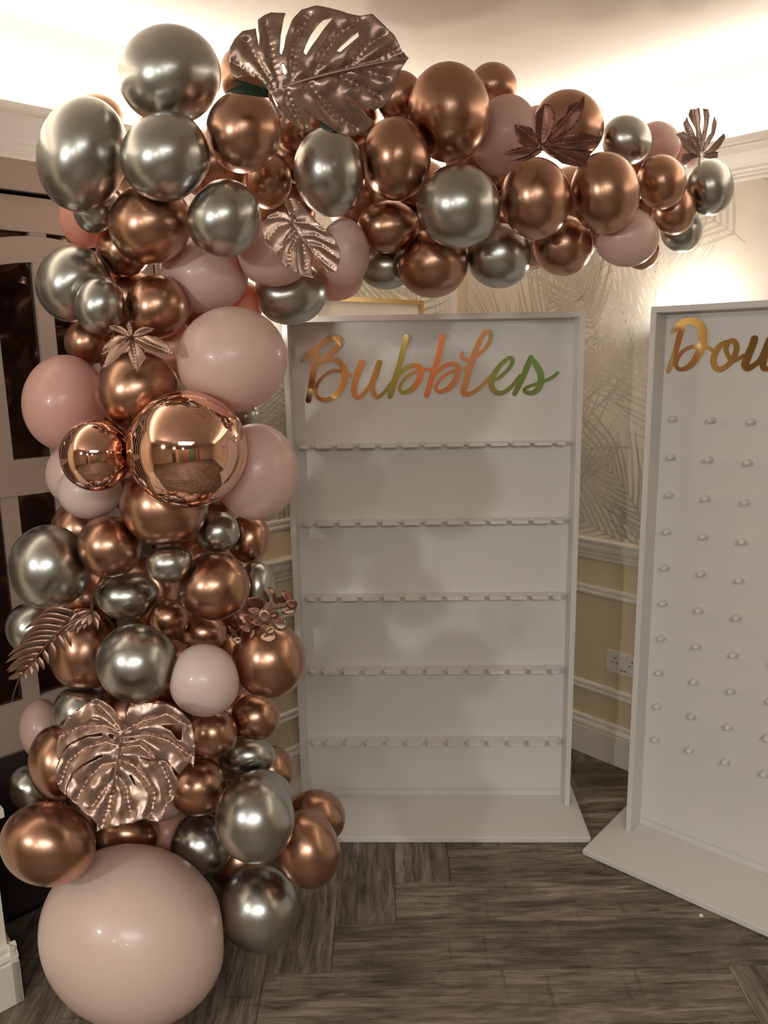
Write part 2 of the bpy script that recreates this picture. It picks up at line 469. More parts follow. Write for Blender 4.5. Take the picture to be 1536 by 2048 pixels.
mb = MB(); mould(mb, WL, 0.075, DS0 - 0.08, [(o, z + 0.04 - 0.703 + 1.0) for o, z in PANEL(0.703)])
vmould(mb, WL, 0.092, 1.04, Z_CORN, PV); vmould(mb, WL, DS0 - 0.10, 1.04, Z_CORN, PV)
tag(mb.build('trim_8', M['trim']), 'white moulding framing the wallpaper of the left wall', kind='structure')
# door surround
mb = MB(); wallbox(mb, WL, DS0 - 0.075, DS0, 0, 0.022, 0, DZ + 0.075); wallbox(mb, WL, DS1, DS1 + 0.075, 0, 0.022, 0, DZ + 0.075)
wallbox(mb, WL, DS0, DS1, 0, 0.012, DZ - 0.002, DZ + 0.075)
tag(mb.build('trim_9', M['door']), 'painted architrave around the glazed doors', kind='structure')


mb = MB(); wallbox(mb, WL, DS0, DS1, -T, -0.001, DZ - 0.004, DZ); mb.build('gap_shade_strip', M['door_shade'], wall_left)  # dark strip painted in for the shade of the gap above the leaves


# glazed door leaves: centre of arch at s=1.775
def door_leaf(name, s0, s1, lab):
    d = empty(name, WL((s0 + s1) / 2, 0, -0.02)); tag(d, lab, kind='structure')
    base = np.array(d.location)
    def P(mb, n, m): 
        mb.v = [tuple(np.array(v) - base) for v in mb.v]; return mb.build(n, m, d)
    o0, o1 = -0.045, -0.005
    zt = DZ - 0.013
    c = (s0 + s1) / 2; hw = (s1 - s0) / 2 - 0.003
    st = 0.055                                    # stile width
    for a0, a1 in ((c - hw, c - hw + st), (c + hw - st, c + hw)):
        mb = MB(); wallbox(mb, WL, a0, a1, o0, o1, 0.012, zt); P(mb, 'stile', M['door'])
    ia, ib = c - hw + st, c + hw - st
    for z0, z1 in ((1.972, zt), (1.262, 1.362), (0.52, 0.664), (0.012, 0.16)):
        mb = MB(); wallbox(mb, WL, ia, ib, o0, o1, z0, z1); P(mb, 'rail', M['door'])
    # arch band
    R0, R1 = 0.090, 0.0
    n = 16; half = (ib - ia) / 2
    def arc(t, dz): return 1.962 - dz - 0.085 * (t ** 2)
    top = []; bot = []
    for i in range(n + 1):
        t = -1 + 2 * i / n
        top.append((c + t * half, arc(t, 0))); bot.append((c + t * half, arc(t, 0.068)))
    ring = [WL(a, z, o0 + 0.004) for a, z in top] + [WL(a, z, o0 + 0.004) for a, z in bot[::-1]]
    mb = MB(); vs = ring + [np.array(p) + nL * 0.034 for p in ring]; m_ = len(ring)
    fs = [(i, i + 1, m_ - 2 - i, m_ - 1 - i) for i in range(n)] + [(i + m_, m_ - 1 - i + m_, m_ - 2 - i + m_, i + 1 + m_) for i in range(n)]
    fs += [(i, (i + 1) % m_, (i + 1) % m_ + m_, i + m_) for i in range(m_)]
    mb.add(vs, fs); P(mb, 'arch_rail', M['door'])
    # mullions (centre one plus one each side)
    mw = 0.044
    pit = (ib - ia - 3 * mw) / 4 + mw
    for k in (-1, 0, 1):
        a = c + k * pit
        for z0, z1 in ((1.362, arc(k * pit / half, 0.066)), (0.664, 1.262)) + (((arc(0, 0), 1.972),) if k == 0 else ()):
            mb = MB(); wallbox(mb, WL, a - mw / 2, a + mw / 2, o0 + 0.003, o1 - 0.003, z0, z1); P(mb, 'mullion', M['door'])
    for k in range(4):
        a0 = ia + k * pit; a1 = a0 + pit - mw
        for z0, z1 in ((1.362, 1.972), (0.664, 1.262)):
            mb = MB(); wallbox(mb, WL, a0, a1, -0.028, -0.024, z0, z1); P(mb, 'pane', M['glass'])
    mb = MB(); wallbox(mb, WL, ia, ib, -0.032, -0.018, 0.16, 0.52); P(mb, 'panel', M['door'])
    mb = MB(); wallbox(mb, WL, s0 + 0.004, s1 - 0.004, -0.0045, 0.002, 0.014, 0.515); P(mb, 'foot_shade_panel', M['door_shade'])  # added dark sheet in place of the deep shade at the door foot
    return d
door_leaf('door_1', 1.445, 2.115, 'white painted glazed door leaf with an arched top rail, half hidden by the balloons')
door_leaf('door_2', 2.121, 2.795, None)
# hallway behind the doors
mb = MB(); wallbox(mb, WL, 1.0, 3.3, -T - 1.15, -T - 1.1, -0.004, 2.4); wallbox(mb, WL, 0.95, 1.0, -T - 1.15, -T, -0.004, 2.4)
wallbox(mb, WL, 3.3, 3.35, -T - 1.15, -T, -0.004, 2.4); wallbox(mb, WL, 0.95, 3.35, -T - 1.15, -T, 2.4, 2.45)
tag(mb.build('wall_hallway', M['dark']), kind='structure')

# low boxed ledge with its skirting beside the doors (bottom left)
Bc = np.array([-0.957, 1.720, 0.0])
sB = (Bc - K) @ uL; oB = (Bc - K) @ nL
t = empty('boxed_ledge', WL(sB + 0.5, 0, 0.2)); tag(t, 'low white boxed-in ledge with skirting at the bottom left edge', 'ledge')
b0 = np.array(t.location)
def sub(mb, n, m, par, base):
    mb.v = [tuple(np.array(v) - base) for v in mb.v]; return mb.build(n, m, par)
mb = MB(); wallbox(mb, WL, sB + 0.022, sB + 1.2, 0.023, oB - 0.018, 0, 0.525); sub(mb, 'body', M['trim'], t, b0)
mb = MB(); wallbox(mb, WL, sB - 0.004, sB + 1.21, 0.023, oB + 0.004, 0.525, 0.547); sub(mb, 'cap', M['trim'], t, b0)
mb = MB(); mould(mb, lambda a, z, o=0: WL(a, z, oB - 0.018 + o), sB + 0.003, sB + 1.2, SKIRT)
mb.prism([WL(sB + 0.022 - o, z, 0.024) for o, z in SKIRT], nL * (oB - 0.024)); sub(mb, 'skirting', M['trim'], t, b0)

# ------------------------------------------------------------------ floor planks (herringbone)
PW, PL_ = 0.178, 0.178 * 7
roomq = [K + uL * 0 + nL * 0, WL(ROOM, 0, 0), WL(ROOM, 0, ROOM), WR(ROOM, 0, 0)]
roomq = [np.array([q[0], q[1]]) for q in roomq]
def clip(poly, quad):
    c = sum(quad) / 4
    for i in range(4):
        a, b = quad[i], quad[(i + 1) % 4]; n = np.array([-(b - a)[1], (b - a)[0]]); n /= np.linalg.norm(n)
        if (c - a) @ n < 0: n = -n
        out = []
        for j in range(len(poly)):
            p, q = poly[j], poly[(j + 1) % len(poly)]; dp, dq = (p - a) @ n, (q - a) @ n
            if dp >= 0: out.append(p)
            if (dp >= 0) != (dq >= 0): out.append(p + (q - p) * dp / (dp - dq))
        poly = out
        if len(poly) < 3: return []
    return poly
g = 0.0007
full = None
for n in range(-70, 70):
    for m_ in range(-6, 7):
        for hv in (0, 1):
            ox, oy = -0.165 + n * PW + m_ * PL_, 1.790 + n * PW - m_ * PL_
            if hv == 0: x0, x1, y0, y1 = ox, ox + PL_, oy, oy + PW
            else: x0, x1, y0, y1 = ox - PW, ox, oy, oy + PL_
            if x1 < -5 or x0 > 5 or y1 < -5 or y0 > 4: continue
            poly = [np.array(p) for p in ((x0 + g, y0 + g), (x1 - g, y0 + g), (x1 - g, y1 - g), (x0 + g, y1 - g))]
            cp = clip(poly, roomq)
            if len(cp) < 3: continue
            cx, cy = (x0 + x1) / 2, (y0 + y1) / 2
            whole = len(cp) == 4 and all(np.allclose(a, b) for a, b in zip(cp, poly))
            def loc2(p):
                d = p - np.array([cx, cy]); return (d[0], d[1]) if hv == 0 else (d[1], -d[0])
            if whole and full: me = full
            else:
                q = [loc2(p) for p in cp]; c0 = np.mean(q, axis=0); k = len(q)
                v = [(a, b, -0.004) for a, b in q] + [(a, b, -0.0006) for a, b in q]
                ins = []
                for a, b in q:
                    dv = c0 - np.array([a, b]); ins.append((a + np.sign(dv[0]) * 0.0012, b + np.sign(dv[1]) * 0.0012, 0.0))
                v += ins
                f = [tuple(range(2 * k, 3 * k))] + [(i, (i + 1) % k, (i + 1) % k + k, i + k) for i in range(k)] + [(i + k, (i + 1) % k + k, (i + 1) % k + 2 * k, i + 2 * k) for i in range(k)]
                me = bpy.data.meshes.new('plank'); me.from_pydata(v, [], f); me.update(); me.materials.append(M['wood'])
                if whole: full = me
            o = bpy.data.objects.new('plank', me); COL.objects.link(o); o.parent = floor
            o.location = (cx, cy, 0); o.rotation_euler = (0, 0, 0 if hv == 0 else math.pi / 2)


# ------------------------------------------------------------------ display boards
BH, BW, BT = 1.757, 0.97, 0.018
def board_root(name, F0, dirv, lab):
    ang = math.atan2(dirv[1], dirv[0]); r = empty(name, (F0[0], F0[1], 0), ang); tag(r, lab, 'display board'); return r
def board_common(r, left, right):
    # local: x along board (front), y away from viewer, z up
    ft = 0.022
    MB().box(left, right, -0.185, 0.235, 0.0, ft, 0.004).build('base', M['board'], r)
    MB().box(0, BT, 0, 0.10, ft, BH - BT, 0.0015).build('side_board', M['board'], r)
    MB().box(BW - BT, BW, 0, 0.10, ft, BH - BT, 0.0015).build('side_board', M['board'], r)
    MB().box(0, BW, 0, 0.10, BH - BT, BH, 0.0015).build('top_board', M['board'], r)
    MB().box(BT, BW - BT, 0.078, 0.090, ft, BH - BT).build('back_panel', M['board'], r)
    MB().box(BT, BW - BT, 0.070, 0.078, ft, ft + 0.022, 0.001).build('bottom_rail', M['board'], r)


d1 = np.array([0.652, 2.515, 0]) - np.array([-0.318, 2.545, 0]); d1 /= np.linalg.norm(d1)
F1 = np.array([-0.318, 2.545, 0.0])
b1 = board_root('bubbles_board', F1, d1, 'white display board reading Bubbles with five rows of notched glass rails')
board_common(b1, -0.068, BW + 0.034)
# notched shelf
def shelf_outline():
    n = 12; x0, x1 = 0.036, 0.934; dep = 0.058; sp = 0.0735; first = x0 + (x1 - x0 - sp * (n - 1)) / 2
    pts = [(x0, 0.0), (x1, 0.0), (x1, -dep + 0.016), (x1 - 0.012, -dep)]
    for k in range(n)[::-1]:
        c = first + k * sp; w = 0.0065; R = 0.0145; yc = -dep + 0.028
        pts += [(c + w + 0.005, -dep), (c + w, -dep + 0.010)]
        a0 = math.asin(w / R)
        for j in range(9):
            a = -math.pi / 2 + a0 + (2 * math.pi - 2 * a0) * j / 8
            pts.append((c + R * math.cos(a), yc + R * math.sin(a)))
        pts += [(c - w, -dep + 0.010), (c - w - 0.005, -dep)]
    pts += [(x0 + 0.012, -dep), (x0, -dep + 0.016)]
    return pts
def extr(pts, z0, z1):
    ed = [(i, (i + 1) % len(pts)) for i in range(len(pts))]
    vs, es, fs, *_ = delaunay_2d_cdt([Vector(p) for p in pts], ed, [], 1, 1e-6)
    n = len(vs)
    v = [(p.x, p.y, z0) for p in vs] + [(p.x, p.y, z1) for p in vs]
    cnt = {}
    for f in fs:
        for i in range(len(f)):
            a, b = f[i], f[(i + 1) % len(f)]; cnt[(a, b)] = 1
    F = [tuple(reversed(f)) for f in fs] + [tuple(i + n for i in f) for f in fs]
    for (a, b) in cnt:
        if (b, a) not in cnt: F.append((a, b, b + n, a + n))
    return v, F
v, F = extr(shelf_outline(), -0.0105, 0.0)
shm = None
for k, z in enumerate([1.339, 1.074, 0.806, 0.533, 0.257]):
    if shm is None:
        o = mesh_obj('glass_rail', v, F, M['board'], b1); shm = o.data
    else:
        o = bpy.data.objects.new('glass_rail', shm); COL.objects.link(o); o.parent = b1
    o.location = (0, 0.078, z)

d2 = np.array([0.742, -0.670, 0]); F2 = np.array([0.806, 2.364, 0.0])
b2 = board_root('doughnut_board', F2, d2, 'white pegged display board reading Dou, cut off by the right edge')
board_common(b2, -0.064, BW + 0.07)
pegm = None
for r_ in range(10):
    for c_ in range(8):
        if pegm is None:
            mb = MB(); prof = [(0.0, 0.036), (0.004, 0.0355), (0.0075, 0.032), (0.0090, 0.027), (0.0092, 0.0)]
            mb.lathe(prof, seg=12)
            mb.v = [(x, -z, y) for x, y, z in mb.v]
            o = mb.build('peg', M['board'], b2, True); pegm = o.data
        else:
            o = bpy.data.objects.new('peg', pegm); COL.objects.link(o); o.parent = b2
        o.location = (0.062 + c_ * 0.113, 0.078, 1.423 - r_ * 0.1185)


# lettering ----------------------------------------------------------------
def catmull(P, n=8, closed=False):
    P = [np.array(p, float) for p in P]
    out = []
    Q = [2 * P[0] - P[1]] + P + [2 * P[-1] - P[-2]]
    for i in range(1, len(Q) - 2):
        for j in range(n):
            t = j / n; a, b, c, d = Q[i - 1], Q[i], Q[i + 1], Q[i + 2]
            out.append(0.5 * ((2 * b) + (-a + c) * t + (2 * a - 5 * b + 4 * c - d) * t * t + (-a + 3 * b - 3 * c + d) * t ** 3))
    out.append(P[-1]); return out


def stroke(mb, P, w, lift):
    """flat pen stroke in board coordinates, extruded towards the viewer"""
    C = np.array(catmull(P, 7)); n = len(C)
    T_ = np.gradient(C, axis=0); T_ /= np.linalg.norm(T_, axis=1)[:, None] + 1e-9
    Nn = np.stack([-T_[:, 1], T_[:, 0]], 1)
    ws = np.ones(n) * w / 2 if not hasattr(w, '__len__') else np.interp(np.linspace(0, 1, n), np.linspace(0, 1, len(w)), w) / 2
    def cap(c, t, nn, r, sgn):
        return [c + nn * r * math.cos(a) + sgn * t * r * math.sin(a) for a in np.linspace(0, math.pi, 9)[1:-1]]
    for seg in range(n - 1):
        l = lift + 0.0006 * seg / n
        q = [C[seg] + Nn[seg] * ws[seg], C[seg] - Nn[seg] * ws[seg], C[seg + 1] - Nn[seg + 1] * ws[seg + 1], C[seg + 1] + Nn[seg + 1] * ws[seg + 1]]
        mb.prism([(a[0], 0.0775, a[1]) for a in q], (0, -(0.0030 + l), 0))
    mb.prism([(a[0], 0.0775, a[1]) for a in [C[0] - Nn[0] * ws[0], C[0] + Nn[0] * ws[0]] + cap(C[0], T_[0], Nn[0], ws[0], -1)], (0, -(0.0030 + lift), 0))
    mb.prism([(a[0], 0.0775, a[1]) for a in [C[-1] - Nn[-1] * ws[-1], C[-1] + Nn[-1] * ws[-1]] + cap(C[-1], T_[-1], Nn[-1], ws[-1], 1)], (0, -(0.0036 + lift), 0))


def lettering(root, F0, dirv, letters, x0, y0, sc, lab):
    nrm = np.array([-dirv[1], dirv[0], 0]); P0 = F0 + nrm * 0.075
    e = tag(bpy.data.objects.new('lettering', None), lab); COL.objects.link(e); e.parent = root
    for i, strokes in enumerate(letters):
        mb = MB()
        for k, (w, pts) in enumerate(strokes):
            L2 = []
            for a, b in pts:
                q = at_pl(x0 + a / sc, y0 + b / sc, P0, nrm); L2.append(((q - F0) @ dirv, q[2]))
            ww = [x / sc * 0.00166 for x in w] if hasattr(w, '__len__') else w / sc * 0.00166
            stroke(mb, L2, ww, 0.0007 * k + 0.00005 * i)
        mb.build('letter', M['gold'], e)


lettering(b1, F1, d1, [
    [([20, 30, 32, 30, 28], [(187, 235), (175, 300), (163, 370), (155, 430), (140, 498)]),
     ([16, 24, 24, 30, 30, 28, 22, 20, 18], [(112, 300), (150, 262), (200, 222), (245, 192), (280, 190), (292, 210), (280, 240), (240, 272), (196, 312)]),
     ([18, 18, 26, 32, 34, 28, 26, 22, 18, 16, 14, 16, 14, 14], [(196, 312), (245, 292), (290, 305), (318, 345), (318, 400), (295, 450), (250, 490), (205, 492), (180, 465), (182, 425), (210, 382), (255, 352), (305, 352), (352, 375)])],
    [([30, 32, 30, 26, 20, 20, 24, 28], [(405, 310), (385, 365), (368, 425), (370, 472), (395, 480), (430, 445), (462, 395), (490, 315)]),
     ([28, 32, 30, 22, 18, 18], [(492, 310), (472, 370), (455, 430), (475, 478), (512, 462), (560, 400)])],
    [([28, 28, 28, 30, 28], [(624, 185), (606, 262), (586, 340), (563, 415), (545, 476)]),
     ([16, 20, 22, 26, 32, 28, 20, 16, 16, 16, 16], [(562, 410), (605, 352), (655, 324), (694, 336), (692, 388), (655, 440), (612, 458), (592, 435), (620, 388), (680, 350), (748, 343)])],
    [([28, 28, 28, 30, 28], [(806, 180), (790, 255), (768, 335), (745, 410), (727, 470)]),
     ([16, 20, 22, 26, 34, 28, 20, 16, 16, 16, 16], [(746, 400), (790, 345), (840, 317), (880, 328), (876, 385), (838, 435), (792, 454), (772, 432), (802, 385), (862, 350), (925, 336)])],
    [([18, 20, 18, 18, 18, 20, 22, 20, 24, 30, 34, 34, 30, 24, 20, 18, 16], [(902, 262), (903, 286), (930, 297), (968, 280), (1010, 246), (1040, 200), (1040, 162), (1016, 158), (992, 195), (962, 270), (938, 340), (920, 410), (908, 458), (935, 466), (975, 446), (1012, 412), (1045, 375)])],
    [([16, 18, 20, 22, 20, 22, 28, 30, 26, 22, 20, 18], [(1050, 402), (1092, 380), (1136, 336), (1152, 298), (1132, 288), (1095, 318), (1058, 370), (1046, 420), (1070, 458), (1110, 456), (1150, 425), (1190, 375)])],
    [([24, 28, 30, 26], [(1162, 464), (1192, 405), (1218, 345), (1242, 285)]),
     ([22, 30, 34, 32, 24, 20, 16, 16, 16, 16], [(1245, 288), (1270, 325), (1292, 375), (1284, 430), (1250, 460), (1212, 452), (1222, 432), (1285, 410), (1340, 388), (1375, 360)])],
], 560, 600, 2.477, 'gold mirror script word Bubbles')
lettering(b2, F2, d2, [
    [([75, 80, 75, 75, 70], [(330, 345), (290, 480), (235, 680), (165, 900), (122, 1008)]),
     ([55, 70, 80, 90, 105, 115, 110, 110, 100, 80, 55, 50, 50, 50, 50, 50, 45], [(180, 450), (245, 375), (335, 315), (440, 300), (540, 335), (598, 430), (608, 540), (595, 650), (550, 770), (480, 880), (390, 960), (285, 985), (232, 930), (265, 810), (350, 712), (500, 655), (660, 668), (750, 715)])],
    [([70, 75, 80, 80, 75, 70, 65, 70, 70, 60, 60, 60, 55, 50], [(960, 605), (870, 640), (790, 740), (760, 860), (790, 960), (870, 985), (970, 920), (1050, 810), (1090, 690), (1060, 590), (990, 590), (940, 690), (980, 810), (1060, 865)]),
     ([50, 50, 45], [(1040, 870), (1110, 840), (1190, 790)])],
    [([90, 90, 95, 95, 75, 65, 70, 80], [(1343, 555), (1305, 670), (1250, 800), (1212, 920), (1250, 972), (1340, 925), (1440, 830), (1560, 560)]),
     ([80, 90, 90, 75, 60, 55], [(1560, 560), (1520, 690), (1475, 830), (1470, 950), (1530, 980), (1640, 900)])],
], 1320, 600, 7.11, 'gold mirror script letters Dou')

# ------------------------------------------------------------------ picture, socket, sconces
mb0 = WL(0.292, 1.84, 0.0)
pic = empty('framed_picture', WL(0.57, 1.50, 0.003)); tag(pic, 'gold framed abstract picture with a cream mount on the left wall', 'picture')
pb = np.array(pic.location)
s0, s1, z0, z1 = 0.292, 0.86, 1.14, 1.845; fw = 0.017
for a0, a1, c0, c1 in ((s0, s1, z1 - fw, z1), (s0, s1, z0, z0 + fw), (s0, s0 + fw, z0 + fw, z1 - fw), (s1 - fw, s1, z0 + fw, z1 - fw)):
    mb = MB(); wallbox(mb, WL, a0, a1, 0.004, 0.026, c0, c1); sub(mb, 'frame_bar', M['brass'], pic, pb)
mb = MB(); wallbox(mb, WL, s0 + fw, s1 - fw, 0.004, 0.012, z0 + fw, z1 - fw); sub(mb, 'mount', M['mount'], pic, pb)
mb = MB(); wallbox(mb, WL, s0 + 0.055, s1 - 0.055, 0.012, 0.0135, z0 + 0.09, z1 - 0.083); sub(mb, 'artwork', M['art'], pic, pb)

tt = 0.74
so = empty('power_socket', WR(tt + 0.073, 0.39, 0.002)); tag(so, 'white double power socket on the cream right wall', 'socket'); pb = np.array(so.location)
mb = MB(); wallbox(mb, WR, tt, tt + 0.146, 0.0, 0.008, 0.388, 0.476); sub(mb, 'plate', M['plastic'], so, pb)
for k in (0, 1):
    mb = MB(); wallbox(mb, WR, tt + 0.062 + k * 0.014, tt + 0.073 + k * 0.014, 0.008, 0.011, 0.447, 0.468); sub(mb, 'switch', M['plastic'], so, pb)
    c = tt + 0.036 + 0.074 * k
    mb = MB()
    for (a, z, w, h) in ((0, 0.448, 0.002, 0.0035), (-0.011, 0.430, 0.0033, 0.002), (0.011, 0.430, 0.0033, 0.002)):
        wallbox(mb, WR, c + a - w, c + a + w, 0.008, 0.0084, z - h, z + h)
    sub(mb, 'pin_holes', M['hole'], so, pb)
mb = MB()
for k in (0, 1): wallbox(mb, WR, tt + 0.060 + k * 0.016, tt + 0.072 + k * 0.016, 0.008, 0.0084, 0.402, 0.406)
sub(mb, 'usb_ports', M['hole'], so, pb)


def sconce(W_, a, zb, power, lab):
    t = empty('wall_lamp', W_(a, zb, 0.003)); tag(t, lab, 'wall lamp'); pb = np.array(t.location)
    mb = MB(); wallbox(mb, W_, a - 0.03, a + 0.03, 0.003, 0.014, zb - 0.09, zb + 0.03); sub(mb, 'backplate', M['brass'], t, pb)
    c = W_(a, zb, 0.105)
    mb = MB(); mb.tube([W_(a, zb - 0.04, 0.014), W_(a, zb - 0.055, 0.06), W_(a, zb - 0.05, 0.105), W_(a, zb - 0.028, 0.105)], 0.007); sub(mb, 'arm', M['brass'], t, pb)
    mb = MB(); mb.lathe([(0.0, -0.028), (0.03, -0.022), (0.055, 0.0), (0.068, 0.03), (0.070, 0.045), (0.066, 0.045), (0.062, 0.03), (0.05, 0.004), (0.025, -0.014), (0, -0.018)], c, 24)
    sub(mb, 'shade', M['glassshade'], t, pb)
    mb = MB(); mb.lathe([(0.0, 0.03), (0.008, 0.027), (0.012, 0.018), (0.010, 0.006), (0.006, -0.012)], c, 12); o = sub(mb, 'bulb', M['bulb'], t, pb)
    point('wall_lamp_light', tuple(c + Z3 * 0.055), power, NEUT, 0.02)
sconce(WR, 1.01, 1.675, LK['sconceR'], 'wall lamp glowing behind the top of the doughnut board')
sconce(WL, 1.27, 1.66, LK['sconceL'], 'wall lamp hidden behind the balloon column')

mb = MB(); P = at_pl(1402, 1832, np.array([0, 0, 0.0]), Z3)
mb.add([(-0.006, -0.004, 0.0005), (0.005, -0.005, 0.0005), (0.007, 0.002, 0.003), (0.0, 0.006, 0.004), (-0.005, 0.004, 0.001), (0, 0, 0.005)], [(0, 1, 5), (1, 2, 5), (2, 3, 5), (3, 4, 5), (4, 0, 5)])
o = mb.build('paper_scrap', M['paperbit'], loc=P); tag(o, 'tiny white paper scrap on the floor before the pegged board', 'scrap')

# added screen behind the photographer, made up to give the gold letters coloured reflections
fs_ = empty('reflection_screen', (0.4, -2.75, 0)); tag(fs_, 'added screen of coloured panels, made up to tint the gold mirror letters', 'screen')
for k, c in enumerate([(0.80, 0.62, 0.30), (0.34, 0.15, 0.09), (0.17, 0.18, 0.05), (0.33, 0.10, 0.075), (0.27, 0.13, 0.12), (0.12, 0.24, 0.12), (0.09, 0.24, 0.13), (0.36, 0.17, 0.07), (0.5, 0.33, 0.15)]):
    x0 = -1.55 + k * 0.385; yy = (0.10 if k % 2 else 0.0); y2 = (0.0 if k % 2 else 0.10)
    mb = MB(); mb.prism([(x0, yy, 0.02), (x0 + 0.38, y2, 0.02), (x0 + 0.38, y2 + 0.02, 0.02), (x0, yy + 0.02, 0.02)], (0, 0, 1.95))
    mb.build('panel', plain('reflection_colour', tuple(q * 0.62 + 0.012 for q in c), 0.8, 0, 0.12, 8), fs_)  # panel of the added reflection screen

